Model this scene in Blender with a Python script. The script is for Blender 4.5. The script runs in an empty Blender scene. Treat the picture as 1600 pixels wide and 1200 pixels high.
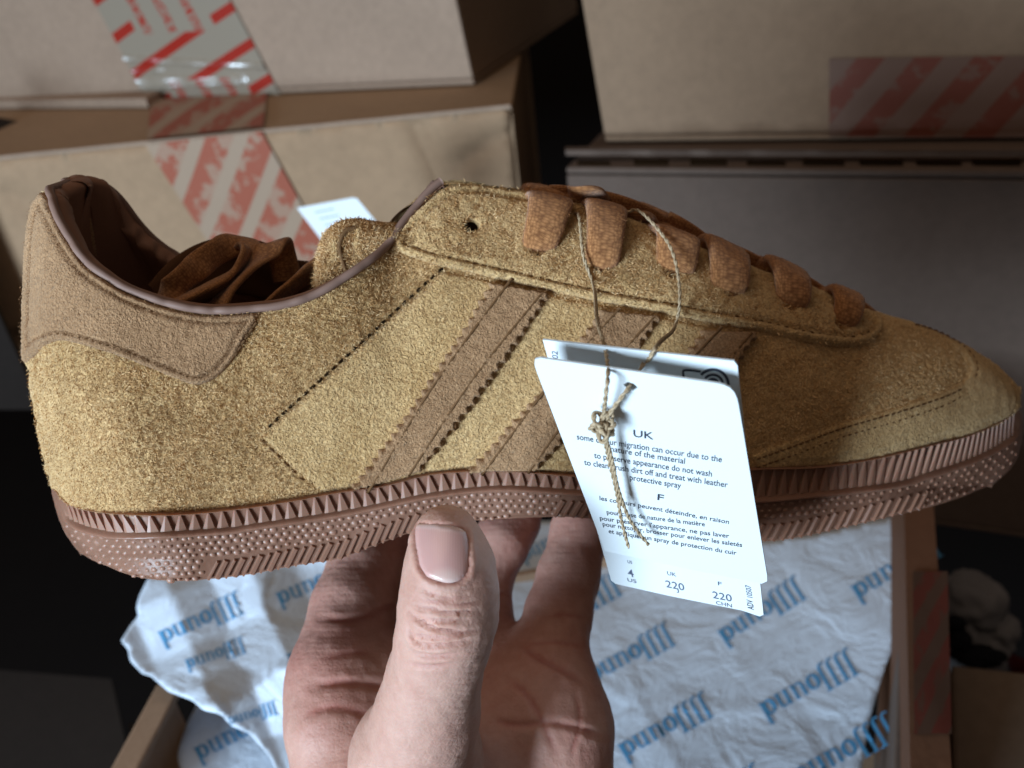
import bpy, bmesh, math, random
import numpy as np
from mathutils import Matrix, Vector
from mathutils.geometry import delaunay_2d_cdt
from mathutils.bvhtree import BVHTree
rng = np.random.RandomState(7)
random.seed(7)
C = bpy.context.scene.collection

# ------------------------------------------------------------------ camera, light, exposure
# The photographer looks down about 30 degrees; shapes are worked out in the viewing frame
# (x right, y away, z up) and turned into the world, where z is up and the cartons stand level.
FPX = 1331.0
RX = np.array([[.9936, -.0877, .0707], [.0390, .8580, .5120], [-.106, -.507, .855]])
_u, _s, _vt = np.linalg.svd(RX); RX = _u @ _vt
CAM = np.array([0.0, 0.0, 1.10])
def W(p): return np.asarray(p, float) @ RX.T + CAM
def Wd(v): return np.asarray(v, float) @ RX.T

cam = bpy.data.cameras.new('camera'); camo = bpy.data.objects.new('camera', cam); C.objects.link(camo)
cam.sensor_width = 36; cam.lens = 36 * FPX / 1600
cam.clip_start = .01; cam.clip_end = 60
cm = Matrix.Identity(4)
for j, v in enumerate((Wd((1, 0, 0)), Wd((0, 0, 1)), Wd((0, -1, 0)))):
    for i in range(3): cm[i][j] = v[i]
for i in range(3): cm[i][3] = CAM[i]
camo.matrix_world = cm
cam.dof.use_dof = True; cam.dof.focus_distance = .172; cam.dof.aperture_fstop = cam.lens / 1.7
sc = bpy.context.scene
sc.camera = camo
sc.view_settings.view_transform = 'Standard'; sc.view_settings.look = 'None'
sc.view_settings.exposure = 0; sc.view_settings.gamma = 1
w = bpy.data.worlds.new("World"); sc.world = w; w.use_nodes = True
w.node_tree.nodes['Background'].inputs[0].default_value = (.95, .80, .70, 1)
w.node_tree.nodes['Background'].inputs[1].default_value = .10
def area(name, pos, target, size, power, col):
    l = bpy.data.lights.new(name, 'AREA'); l.shape = 'RECTANGLE'; l.size = size[0]; l.size_y = size[1]
    l.energy = power; l.color = col
    o = bpy.data.objects.new(name, l); C.objects.link(o)
    p = Vector(W(pos)); t = Vector(W(target))
    o.matrix_world = Matrix.Translation(p) @ (t - p).to_track_quat('-Z', 'Y').to_matrix().to_4x4()
    return o
area('window_light', (-.66, -.47, -.43), (0.0, .25, .0), (.34, .40), 23.5, (.64, .82, 1.0))
area('room_fill', (-.5, -.5, 1.0), (0.0, .4, .0), (.9, .9), 3.2, (1.0, .78, .58))  # added warm fill from above, stands in for bounce off the cardboard

# ------------------------------------------------------------------ small maths
def P(x, y, d):
    x, y, d = np.broadcast_arrays(np.asarray(x, float), np.asarray(y, float), np.asarray(d, float))
    return np.stack([(x - 800) / FPX * d, d, (600 - y) / FPX * d], -1)
def px(p):
    p = np.asarray(p); return 800 + p[..., 0] / p[..., 1] * FPX, 600 - p[..., 2] / p[..., 1] * FPX
def unit(v): return v / np.maximum(np.linalg.norm(v, axis=-1, keepdims=True), 1e-12)
def smooth(pts, n=8, closed=False):
    p = np.asarray(pts, float); m = len(p); out = []
    segs = m if closed else m - 1
    for i in range(segs):
        if closed: a, b, c, d = p[(i - 1) % m], p[i], p[(i + 1) % m], p[(i + 2) % m]
        else: a, b, c, d = p[max(i - 1, 0)], p[i], p[i + 1], p[min(i + 2, m - 1)]
        for t in np.arange(n) / n:
            out.append(.5 * (2 * b + (c - a) * t + (2 * a - 5 * b + 4 * c - d) * t * t + (3 * b - a - 3 * c + d) * t ** 3))
    if not closed: out.append(p[-1])
    return np.array(out)
def resample(poly, step, closed=False):
    p = np.asarray(poly, float)
    if closed: p = np.vstack([p, p[:1]])
    s = np.r_[0, np.cumsum(np.linalg.norm(np.diff(p, axis=0), axis=1))]
    n = max(int(round(s[-1] / step)), 3)
    t = np.linspace(0, s[-1], n + 1)
    q = np.stack([np.interp(t, s, p[:, k]) for k in range(p.shape[1])], 1)
    return q[:-1] if closed else q
def fx(pts):
    q = smooth(pts, 8); q = q[np.argsort(q[:, 0], kind='stable')]
    return lambda x: np.interp(x, q[:, 0], q[:, 1])
def fy(pts):
    q = smooth(pts, 8); q = q[np.argsort(q[:, 1], kind='stable')]
    return lambda y: np.interp(y, q[:, 1], q[:, 0])
def sstep(a, b, x):
    t = np.clip((x - a) / (b - a), 0, 1); return t * t * (3 - 2 * t)
def inside(pts, poly):
    x, y = pts[:, 0], pts[:, 1]; r = np.zeros(len(x), bool)
    a = np.asarray(poly); b = np.roll(a, -1, 0)
    for (x1, y1), (x2, y2) in zip(a, b):
        if y1 == y2: continue
        c = ((y1 > y) != (y2 > y)) & (x < (x2 - x1) * (y - y1) / (y2 - y1) + x1)
        r ^= c
    return r
def dist(pts, line, closed=False):
    a = np.asarray(line, float)
    b = np.roll(a, -1, 0) if closed else a[1:]
    a = a if closed else a[:-1]
    best = np.full(len(pts), 1e9)
    for p, q in zip(a, b):
        d = q - p; L = d @ d
        if L < 1e-12: continue
        t = np.clip(((pts - p) @ d) / L, 0, 1)
        best = np.minimum(best, np.hypot(pts[:, 0] - p[0] - t * d[0], pts[:, 1] - p[1] - t * d[1]))
    return best
def h3(i, j, k, seed):
    n = (i * 374761393 + j * 668265263 + k * 2147483647 + seed * 1274126177) & 0xffffffff
    n = ((n ^ (n >> 13)) * 1274126177) & 0xffffffff
    return ((n ^ (n >> 16)) & 0xffff) / 65535.0
def noise(p, scale, seed=0):
    q = np.asarray(p, float) * scale + 100.0
    i = np.floor(q).astype(np.int64); f = q - i; f = f * f * (3 - 2 * f); r = 0
    for a in (0, 1):
        for b in (0, 1):
            for c in (0, 1):
                wt = (f[..., 0] if a else 1 - f[..., 0]) * (f[..., 1] if b else 1 - f[..., 1]) * (f[..., 2] if c else 1 - f[..., 2])
                r = r + wt * h3(i[..., 0] + a, i[..., 1] + b, i[..., 2] + c, seed)
    return r * 2 - 1

# ------------------------------------------------------------------ materials
def mat(name, col, rough=.8, spec=.3, **k):
    m = bpy.data.materials.new(name); m.use_nodes = True
    b = m.node_tree.nodes['Principled BSDF']
    b.inputs['Base Color'].default_value = (*col, 1); b.inputs['Roughness'].default_value = rough
    b.inputs['Specular IOR Level'].default_value = spec
    for a, v in k.items(): b.inputs[a.replace('_', ' ')].default_value = v
    return m
def nd(m, t, **k):
    n = m.node_tree.nodes.new(t)
    for a, v in k.items(): setattr(n, a, v)
    return n
def lk(m, a, b): m.node_tree.links.new(a, b)
def ramp(m, src, stops):
    r = nd(m, 'ShaderNodeValToRGB'); e = r.color_ramp.elements
    while len(e) < len(stops): e.new(.5)
    for i, (p, c) in enumerate(stops): e[i].position = p; e[i].color = (*c, 1)
    lk(m, src, r.inputs[0]); return r.outputs[0]
def tex_noise(m, scale, detail=4, rough=.6, vec=None, dist_=0):
    if vec is None: vec = nd(m, 'ShaderNodeTexCoord').outputs['Object']
    n = nd(m, 'ShaderNodeTexNoise'); n.inputs['Scale'].default_value = scale; n.inputs['Detail'].default_value = detail
    n.inputs['Roughness'].default_value = rough; n.inputs['Distortion'].default_value = dist_
    lk(m, vec, n.inputs['Vector']); return n.outputs['Fac']
def bump(m, src, strength, distance, prev=None):
    b = nd(m, 'ShaderNodeBump'); b.inputs['Strength'].default_value = strength; b.inputs['Distance'].default_value = distance
    lk(m, src, b.inputs['Height'])
    if prev: lk(m, prev, b.inputs['Normal'])
    return b.outputs[0]
def mixc(m, fac, a, b, mode='MIX'):
    n = nd(m, 'ShaderNodeMix', data_type='RGBA', blend_type=mode)
    if isinstance(fac, (int, float)): n.inputs[0].default_value = fac
    else: lk(m, fac, n.inputs[0])
    for s, v in ((n.inputs[6], a), (n.inputs[7], b)):
        if isinstance(v, tuple): s.default_value = (*v, 1)
        else: lk(m, v, s)
    return n.outputs[2]
def B(m): return m.node_tree.nodes['Principled BSDF']
def suede(name, dark, mid, light, fine=1500):
    m = mat(name, mid, .95, .12)
    a = tex_noise(m, fine, 3, .65, dist_=.6); b = tex_noise(m, 55, 4, .6)
    c1 = ramp(m, a, [(.36, dark), (.5, mid), (.64, light)])
    c2 = ramp(m, b, [(.3, tuple(x * .74 for x in mid)), (.7, tuple(min(x * 1.15, 1) for x in light))])
    lk(m, mixc(m, .45, c1, c2), B(m).inputs['Base Color'])
    n1 = bump(m, a, .9, .0009); n2 = bump(m, tex_noise(m, 420, 3, .6), .5, .0012, n1)
    lk(m, n2, B(m).inputs['Normal'])
    B(m).inputs['Sheen Weight'].default_value = .25; B(m).inputs['Sheen Roughness'].default_value = .5
    B(m).inputs['Sheen Tint'].default_value = (1, .9, .7, 1)
    return m
def fibre(name, a, b, c):
    m = mat(name, b, .9, .1)
    g = nd(m, 'ShaderNodeNewGeometry')
    r = ramp(m, g.outputs['Random Per Island'], [(0, a), (.5, b), (1, c)])
    t = ramp(m, tex_noise(m, 70, 5, .7), [(.36, (.72, .68, .62)), (.64, (1.05, 1.05, 1.05))])
    lk(m, mixc(m, 1.0, r, t, 'MULTIPLY'), B(m).inputs['Base Color'])
    return m
GD, GM, GL = (.25, .12, .042), (.545, .325, .13), (.74, .505, .25)
BD, BM_, BL_ = (.18, .085, .035), (.36, .195, .095), (.50, .295, .155)
M = {}
M['gold'] = suede('golden suede', GD, GM, GL)
M['brown'] = suede('brown suede', BD, BM_, BL_, 1900)
M['fgold'] = fibre('golden fibres', (.40, .20, .070), (.66, .395, .175), (.88, .65, .38))
M['fbrown'] = fibre('brown fibres', (.24, .12, .055), (.40, .22, .11), (.54, .34, .19))
m = M['lining'] = mat('collar leather', (.25, .125, .078), .6, .25)
lk(m, bump(m, tex_noise(m, 900, 3), .25, .0004), B(m).inputs['Normal'])
M['piping'] = mat('piping leather', (.21, .125, .095), .6, .3)
M['thread'] = mat('brown thread', (.14, .07, .028), .8, .2)
M['void'] = mat('hole shade', (.015, .008, .004), 1, 0)  # near-black stands in for the shade inside small holes
m = M['lace'] = mat('woven lace', (.36, .125, .032), .85, .15)
v = nd(m, 'ShaderNodeTexCoord').outputs['UV']
wv = nd(m, 'ShaderNodeTexWave', wave_type='BANDS', bands_direction='DIAGONAL'); lk(m, v, wv.inputs[0]); wv.inputs['Scale'].default_value = 9; wv.inputs['Distortion'].default_value = 3; wv.inputs['Detail'].default_value = 2
vm = nd(m, 'ShaderNodeVectorMath', operation='MULTIPLY'); lk(m, v, vm.inputs[0]); vm.inputs[1].default_value = (6.5, 15, 1)
wv2 = nd(m, 'ShaderNodeTexVoronoi'); lk(m, vm.outputs[0], wv2.inputs['Vector']); wv2.inputs['Scale'].default_value = 1; wv2.inputs['Randomness'].default_value = .55
lk(m, ramp(m, wv2.outputs['Distance'], [(.05, (.54, .25, .095)), (.75, (.21, .082, .028))]), B(m).inputs['Base Color'])
lk(m, bump(m, wv2.outputs['Distance'], -1.0, .00045, bump(m, wv.outputs['Fac'], .3, .0004)), B(m).inputs['Normal'])
B(m).inputs['Sheen Weight'].default_value = .3
m = M['gum'] = mat('gum rubber', (.30, .135, .098), .40, .5, Subsurface_Weight=.25, Subsurface_Scale=.003)
B(m).inputs['Subsurface Radius'].default_value = (1, .45, .3)
nn = tex_noise(m, 60, 4)
lk(m, ramp(m, nn, [(.3, (.19, .090, .055)), (.7, (.27, .138, .092))]), B(m).inputs['Base Color'])
lk(m, bump(m, tex_noise(m, 1400, 3), .15, .0003), B(m).inputs['Normal'])
m = M['tooth'] = mat('gum tooth', (.29, .15, .10), .42, .5, Subsurface_Weight=.25, Subsurface_Scale=.002)
m = M['card'] = mat('white card', (.72, .77, .79), .45, .4)
lk(m, bump(m, tex_noise(m, 700, 4), .05, .0003), B(m).inputs['Normal'])
M['ink'] = mat('black ink', (.035, .04, .055), .6, .3)
M['greyink'] = mat('grey ink', (.10, .12, .17), .6, .3)
m = M['twine'] = mat('waxed twine', (.40, .29, .17), .55, .35)
lk(m, ramp(m, tex_noise(m, 1500, 4), [(.3, (.22, .145, .075)), (.7, (.55, .42, .27))]), B(m).inputs['Base Color'])
m = M['tissue'] = mat('tissue paper', (.64, .73, .84), .55, .3)
lk(m, bump(m, tex_noise(m, 38, 6, .6, dist_=2.), .42, .004), B(m).inputs['Normal'])
M['blueink'] = mat('blue print', (.08, .30, .54), .6, .3)
def cardboard(name, col, k=.12):
    m = mat(name, col, .8, .2)
    a = tex_noise(m, 9, 6, .65); b = tex_noise(m, 160, 4, .7)
    c = mixc(m, .35, ramp(m, a, [(.3, tuple(x * (1 - k) for x in col)), (.7, tuple(x * (1 + k) for x in col))]),
             ramp(m, b, [(.35, tuple(x * .8 for x in col)), (.65, tuple(x * 1.15 for x in col))]))
    lk(m, c, B(m).inputs['Base Color'])
    lk(m, bump(m, a, .25, .004, bump(m, b, .2, .0008)), B(m).inputs['Normal'])
    return m
M['cb1'] = cardboard('pale cardboard', (.36, .255, .185))
M['cb2'] = cardboard('tan cardboard', (.37, .24, .145))
M['cb3'] = cardboard('brown cardboard', (.30, .19, .12))
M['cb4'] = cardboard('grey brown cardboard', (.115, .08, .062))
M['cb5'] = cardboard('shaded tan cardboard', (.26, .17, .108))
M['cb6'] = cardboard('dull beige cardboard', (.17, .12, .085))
M['cbe'] = cardboard('raw board edge', (.52, .42, .33), .2)
M['cbd'] = cardboard('shade-dark cardboard', (.022, .016, .013))  # brown board turned near-black, its dimness put into the colour
M['cbo'] = cardboard('orange brown cardboard', (.13, .058, .03))
M['floor'] = cardboard('shade-black floor', (.012, .009, .008))  # darkness of the unlit gaps is in this colour, shared with the wall
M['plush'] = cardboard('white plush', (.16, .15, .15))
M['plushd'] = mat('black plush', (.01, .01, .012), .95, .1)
M['redt'] = mat('dark red cloth', (.06, .008, .008), .9, .1)
M['steel'] = mat('label print', (.30, .40, .52), .6, .3)
def tape_mat(name, base, red, wear, gloss, scale=11., tx=1.5, text=True, cut=.62):
    m = mat(name, base, gloss, .9 if gloss < .3 else .25)
    uv = nd(m, 'ShaderNodeTexCoord').outputs['UV']
    sx = nd(m, 'ShaderNodeSeparateXYZ'); lk(m, uv, sx.inputs[0])
    def mt(op, a, b=None, c=None):
        n = nd(m, 'ShaderNodeMath', operation=op)
        for i, v in enumerate((a, b, c)):
            if v is None: continue
            if isinstance(v, (int, float)): n.inputs[i].default_value = v
            else: lk(m, v, n.inputs[i])
        return n.outputs[0]
    u, v = sx.outputs[0], sx.outputs[1]
    ph = mt('ADD', mt('MULTIPLY', u, tx), mt('MULTIPLY', v, scale / 4))
    st = mt('GREATER_THAN', mt('FRACT', ph), cut)
    # a plain block of small lettering every so often along the tape
    blk = mt('LESS_THAN', mt('ABSOLUTE', mt('SUBTRACT', mt('FRACT', mt('MULTIPLY', v, .62)), .36)), .27)
    inb = mt('MULTIPLY', blk, mt('LESS_THAN', mt('ABSOLUTE', mt('SUBTRACT', u, .5)), .30))
    ln = mt('LESS_THAN', mt('ABSOLUTE', mt('SUBTRACT', mt('FRACT', mt('MULTIPLY', u, 5.2)), .5)), .17)
    n1 = tex_noise(m, 26, 3, .6, vec=uv)
    lt = mt('MULTIPLY', ln, mt('GREATER_THAN', n1, .49))
    if not text: inb = 0.0; 
    f = mt('ADD', mt('MULTIPLY', st, mt('SUBTRACT', 1.0, inb)), mt('MULTIPLY', lt, inb))
    n2 = tex_noise(m, 3.5, 5, .7, vec=uv)
    f = mt('MULTIPLY', f, mt('MULTIPLY_ADD', mt('GREATER_THAN', n2, wear), .75, .25) if wear else 1.0)
    n = nd(m, 'ShaderNodeMath', operation='MINIMUM', use_clamp=True); lk(m, f, n.inputs[0]); n.inputs[1].default_value = 1
    lk(m, mixc(m, n.outputs[0], base, red), B(m).inputs['Base Color'])
    lk(m, bump(m, tex_noise(m, 30, 3), .2, .002), B(m).inputs['Normal'])
    return m
M['tape1'] = tape_mat('glossy striped tape', (.30, .25, .19), (.36, .024, .014), 0, .24, 7., 1.7, cut=.74)
M['tape2'] = tape_mat('worn striped tape', (.36, .25, .17), (.33, .085, .045), .47, .6, 12.8, 2.6, False, cut=.36)
M['tape4'] = tape_mat('shade-dark striped tape', (.07, .035, .022), (.10, .022, .014), .45, .5, 9., 1.2, False, cut=.45)  # shade over the narrow carton is put into these tape colours
M['tape3'] = tape_mat('shade-dulled striped tape', (.17, .095, .065), (.17, .045, .025), .45, .5, 9., 1.2, False, cut=.5)  # tape colours darkened to carry the shade on the right-hand side

# ------------------------------------------------------------------ object helpers
def setp(o, label=None, cat=None, group=None, kind=None):
    if label: o['label'] = label
    if cat: o['category'] = cat
    if group: o['group'] = group
    if kind: o['kind'] = kind
def thing(name, label, cat, base):
    o = bpy.data.objects.new(name, None); C.objects.link(o); o.empty_display_size = .01
    o.location = W(base); setp(o, label, cat); return o
def origin(par):
    o = np.zeros(3)
    while par is not None: o = o + np.array(par.location); par = par.parent
    return o
def obj(name, V, Fc, m, parent=None, shade=True, world=False, uv=None, label=None, kind=None):
    V = np.asarray(V, float)
    if not world: V = W(V)
    V = V - origin(parent)
    me = bpy.data.meshes.new(name)
    if isinstance(Fc, np.ndarray):
        n, k = Fc.shape
        me.vertices.add(len(V)); me.vertices.foreach_set('co', V.astype(np.float32).ravel())
        me.loops.add(n * k); me.loops.foreach_set('vertex_index', Fc.astype(np.int32).ravel())
        me.polygons.add(n); me.polygons.foreach_set('loop_start', np.arange(0, n * k, k, dtype=np.int32))
        me.polygons.foreach_set('loop_total', np.full(n, k, np.int32)); me.update(calc_edges=True); me.validate()
    else:
        me.from_pydata(V.tolist(), [], [list(f) for f in Fc]); me.update()
    if shade: me.polygons.foreach_set('use_smooth', np.ones(len(me.polygons), bool))
    if uv is not None:
        ul = me.uv_layers.new(name='UVMap'); idx = np.empty(len(me.loops), np.int32); me.loops.foreach_get('vertex_index', idx)
        ul.data.foreach_set('uv', np.asarray(uv, np.float32)[idx].ravel())
    me.materials.append(m)
    o = bpy.data.objects.new(name, me); C.objects.link(o)
    if parent: o.parent = parent
    setp(o, label, kind=kind)
    return o
def gridf(nu, nv, cu=False, cv=False, off=0):
    i, j = np.meshgrid(np.arange(nu if cu else nu - 1), np.arange(nv if cv else nv - 1), indexing='ij')
    i2, j2 = (i + 1) % nu, (j + 1) % nv
    return np.stack([i * nv + j, i2 * nv + j, i2 * nv + j2, i * nv + j2], -1).reshape(-1, 4) + off
def join(*ms):
    Vs, Fs, o = [], [], 0
    for V, Fc in ms:
        Vs.append(V); Fs += [tuple(int(a) + o for a in f) for f in Fc]; o += len(V)
    return np.vstack(Vs), Fs
def tube(path, r, n=8, caps=True, twist=0):
    p = np.asarray(path, float); k = len(p); r = np.broadcast_to(r, (k,))
    t = unit(np.gradient(p, axis=0)); a = np.array([.3, .5, .8]); N = np.zeros_like(p)
    x = unit(np.cross(t[0], a))
    for i in range(k):
        x = x - t[i] * (x @ t[i]); x = x / np.linalg.norm(x); N[i] = x
    Bn = np.cross(t, N); th = np.arange(n) / n * 2 * np.pi
    V = p[:, None] + r[:, None, None] * (np.cos(th)[None, :, None] * N[:, None] + np.sin(th)[None, :, None] * Bn[:, None])
    Fc = gridf(k, n, cv=True).tolist()
    V = V.reshape(-1, 3)
    if caps: Fc += [list(range(n))[::-1], list(range((k - 1) * n, k * n))]
    return V, Fc
def twisted(path, r, pitch):
    p = resample(path, pitch / 10); t = unit(np.gradient(p, axis=0)); k = len(p)
    N = np.zeros_like(p); x = unit(np.cross(t[0], [.3, .5, .8]))
    for i in range(k):
        x = x - t[i] * (x @ t[i]); x /= np.linalg.norm(x); N[i] = x
    Bn = np.cross(t, N); s = np.arange(k) / 10 * 2 * np.pi
    out = []
    for ph in (0, np.pi):
        q = p + r * .52 * (np.cos(s + ph)[:, None] * N + np.sin(s + ph)[:, None] * Bn)
        out.append(tube(q, r * .62, 6))
    return join(*out)

def cdt(poly, step, extra=0., holes=()):
    """fill a closed outline with points; returns 2-D points, triangles, number on the rim"""
    bnd = resample(poly, step, True); rings = [bnd] + [resample(h, step, True) for h in holes]
    lo, hi = bnd.min(0), bnd.max(0)
    gx, gy = np.meshgrid(np.arange(lo[0], hi[0], step), np.arange(lo[1], hi[1], step * .87), indexing='ij')
    gx = gx + (np.arange(gx.shape[1]) % 2)[None] * step / 2
    g = np.stack([gx.ravel(), gy.ravel()], 1); g = g[inside(g, bnd)]
    g = g[dist(g, bnd, True) > step * .55]
    for h in rings[1:]:
        g = g[~inside(g, h)]; g = g[dist(g, h, True) > step * .5]
    pts = np.vstack(rings + [g]); edges = []; o = 0
    for r in rings:
        n = len(r); edges += [(o + i, o + (i + 1) % n) for i in range(n)]; o += n
    vs, es, fs, ov, oe, of = delaunay_2d_cdt([Vector(p) for p in pts], edges, [], 0, 1e-6)
    P2 = np.array([(v.x, v.y) for v in vs]); T = np.array([f for f in fs if len(f) == 3])
    cen = P2[T].mean(1); k = inside(cen, bnd)
    for h in rings[1:]: k &= ~inside(cen, h)
    T = T[k]
    a, b, c = P2[T[:, 0]], P2[T[:, 1]], P2[T[:, 2]]
    cr = (b[:, 0] - a[:, 0]) * (c[:, 1] - a[:, 1]) - (b[:, 1] - a[:, 1]) * (c[:, 0] - a[:, 0])
    T[cr > 0] = T[cr > 0][:, ::-1]      # towards the viewer (image y runs down)
    return P2, T, rings
def rim_edges(T):
    e = {}
    for t in T:
        for a, b in ((t[0], t[1]), (t[1], t[2]), (t[2], t[0])):
            k = (min(a, b), max(a, b)); e[k] = None if k in e else (a, b)
    return [v for v in e.values() if v]
def patch(poly, surf, nrm, t, edge, step, holes=(), groove=None, gd=.00035, skirt=-.0007, mir=None, rough=0, seed=1):
    """a piece of leather or paper lying on a surface: rounded edge of width EDGE px, thickness t"""
    P2, T, rings = cdt(poly, step, holes=holes)
    d = dist(P2, rings[0], True)
    do = d.copy()
    for h in rings[1:]: d = np.minimum(d, dist(P2, h, True))
    k = np.clip(d / edge, 0, 1); h = t * np.sqrt(np.clip(1 - (1 - k) ** 2, 0, 1)) * .85 + t * .15
    if groove is not None: h = h - gd * np.exp(-((do - groove) / 2.8) ** 2)
    S = surf(P2[:, 0], P2[:, 1]); N = nrm(P2[:, 0], P2[:, 1])
    if rough: h = h + rough * noise(S, 700, seed)
    V = S + N * h[:, None]
    re = rim_edges(T); low = {}
    Vl = list(V); Fc = [tuple(f) for f in T.tolist()]
    for a, b in re:
        for q in (a, b):
            if q not in low: low[q] = len(Vl); Vl.append(S[q] + N[q] * skirt)
        Fc.append((b, a, low[a], low[b]))
    V = np.array(Vl)
    if mir is not None:
        V2 = mir(V); n = len(V); Fc = Fc + [tuple(x + n for x in f[::-1]) for f in Fc]; V = np.vstack([V, V2])
    return V, Fc
def fuzz(poly, surf, nrm, n, length, width, comb=(0, 0, 0), lift=.0, spread=.9, stand=.55, avoid=None, edge_keep=0):
    """short bent fibres standing on a surface"""
    poly = np.asarray(poly); lo, hi = poly.min(0), poly.max(0); out = []
    while sum(map(len, out)) < n:
        q = lo + rng.rand(n, 2) * (hi - lo); q = q[inside(q, poly)]; out.append(q)
    q = np.vstack(out)[:n]
    if avoid is not None: q = q[avoid(q)]
    if edge_keep: q = q[(dist(q, poly, True) > edge_keep) | (rng.rand(len(q)) < .18)]
    n = len(q); S = surf(q[:, 0], q[:, 1]); N = nrm(q[:, 0], q[:, 1]); S = S + N * lift
    cl = np.stack([noise(S, 500, 11), noise(S, 500, 12), noise(S, 500, 13)], 1) * 1.3
    R = rng.randn(n, 3) * spread + cl + np.asarray(comb)
    R = R - N * (R * N).sum(1, keepdims=True)
    d1 = unit(N * stand + unit(R) * .8 * rng.rand(n, 1) + R * .15); d2 = unit(d1 + unit(R) * .9 + rng.randn(n, 3) * .35 - N * .35)
    L = length * (.45 + .8 * rng.rand(n, 1)); wd = unit(np.cross(d1, rng.randn(n, 3))) * width
    a = S - N * .0001; m_ = a + d1 * L * .5; e = m_ + d2 * L * .5
    V = np.stack([a - wd, a + wd, m_ + wd * .8, m_ - wd * .8, e], 1).reshape(-1, 3)
    b = np.arange(n)[:, None] * 5
    T = np.vstack([b + [0, 1, 2], b + [0, 2, 3], b + [3, 2, 4]])
    return V, T
def dashes(path, surf, nrm, pitch, ln, r, lift=0.0001, mir=None):
    """a row of stitches along a line on a surface"""
    q = resample(path, 1.0); s = 0; out = []
    while s + ln < len(q):
        c = q[[s, s + ln // 2, s + ln]]
        S = surf(c[:, 0], c[:, 1]) + nrm(c[:, 0], c[:, 1]) * np.array([[lift - r], [lift + r * .4], [lift - r]])
        out.append(tube(S, r, 5)); s += pitch
    V, Fc = join(*out)
    if mir is not None:
        n = len(V); V = np.vstack([V, mir(V)]); Fc = Fc + [tuple(x + n for x in f) for f in Fc]
    return V, Fc
def boxm(c, e1, e2, e3):
    """box with a corner c and edge vectors"""
    c, e1, e2, e3 = map(lambda a: np.asarray(a, float), (c, e1, e2, e3))
    V = np.array([c + a * e1 + b * e2 + d * e3 for a in (0, 1) for b in (0, 1) for d in (0, 1)])
    Fc = [(0, 1, 3, 2), (4, 6, 7, 5), (0, 4, 5, 1), (2, 3, 7, 6), (0, 2, 6, 4), (1, 5, 7, 3)]
    return V, Fc
def bevel(o, w_, seg=2):
    md = o.modifiers.new('bevel', 'BEVEL'); md.width = w_; md.segments = seg; md.limit_method = 'ANGLE'
    return o

# ================================================================== THE SHOE
HB = P(45, 600, .200); TT = P(1592, 640, .252)
roll = math.radians(17)
_a = unit(TT - HB); _up = np.array([0, -math.sin(roll), math.cos(roll)])
MN = unit(np.cross(_a, _up)); MN = MN if MN[1] < 0 else -MN      # midplane normal, towards the viewer
def mirror(V): V = np.asarray(V); return V - 2 * ((V - HB) @ MN)[..., None] * MN
def Dmid(x, y):
    rx, rz = (x - 800) / FPX, (600 - y) / FPX
    return (HB @ MN) / (rx * MN[0] + MN[1] + rz * MN[2])
TOP = fx([(76, 297), (92, 341), (111, 376), (136, 411), (165, 433), (196, 452), (241, 470), (285, 482), (332, 488), (396, 485), (443, 479),
          (494, 462), (560, 425), (600, 395), (625, 365), (650, 335), (680, 303), (705, 291), (745, 290), (800, 299), (830, 303), (900, 320),
          (960, 338), (1010, 355), (1060, 376), (1100, 393), (1150, 411), (1200, 430), (1250, 445), (1290, 461), (1340, 481), (1370, 490),
          (1410, 500), (1450, 513), (1490, 529), (1520, 545), (1550, 565), (1575, 587), (1592, 606)])
FEA = fx([(84, 765), (109, 790), (173, 803), (281, 805), (388, 794), (460, 783), (530, 770), (600, 760), (667, 743), (733, 737), (800, 737),
          (893, 744), (1000, 748), (1100, 744), (1183, 734), (1279, 731), (1367, 718), (1454, 697), (1517, 681), (1571, 656), (1592, 637)])
RDG = fx([(84, 783), (102, 813), (150, 832), (209, 838), (352, 830), (400, 823), (530, 804), (600, 790), (667, 776), (733, 767), (800, 764), (893, 770),
          (1000, 778), (1100, 783), (1183, 782), (1246, 777), (1392, 760), (1450, 744), (1517, 722), (1560, 701), (1592, 680)])
BOT = fx([(123, 862), (163, 887), (209, 904), (263, 911), (317, 909), (388, 901), (460, 887), (530, 876), (567, 862), (633, 838), (700, 822), (760, 815),
          (847, 811), (893, 811), (1000, 822), (1100, 838), (1192, 848), (1246, 843), (1329, 825), (1425, 802), (1475, 789), (1520, 773), (1548, 757)])
LUP = fy([(78, 290), (68, 301), (54, 316), (46, 344), (41, 382), (38, 462), (35, 525), (38, 565), (44, 576), (46, 607), (56, 661), (66, 715), (80, 762), (84, 775)])
LSO = fy([(80, 755), (82, 775), (98, 826), (123, 862), (135, 872)])
RSO = fy([(1593, 635), (1598, 660), (1596, 690), (1590, 715), (1577, 735), (1548, 760)])
_hb = fx([(30, .030), (200, .031), (400, .029), (600, .029), (800, .032), (1000, .037), (1200, .040), (1350, .037), (1450, .032), (1540, .026), (1600, .02)])
_ht = fx([(30, .014), (120, .019), (300, .023), (450, .024), (560, .021), (640, .0125), (740, .0075), (900, .0068), (1100, .006), (1280, .0045), (1370, .001), (1400, 0), (1600, 0)])
def rnd(e, R): k = np.clip(e / R, 0.0008, 1); return np.sqrt(1 - (1 - k) ** 2)
def H(x, y):
    f, t = FEA(x), TOP(x); v = np.clip((f - y) / np.maximum(f - t, 4), 0, 1)
    wq = sstep(560, 1250, x)
    q = wq * np.sqrt(np.clip(1 - v ** 1.75, 0, 1)) + (1 - wq) * (1 - v ** 1.9)
    h = _ht(x) + (_hb(x) - _ht(x)) * q
    return h * rnd(x - LUP(y), 165) * rnd(1596 - x, 210)
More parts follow.
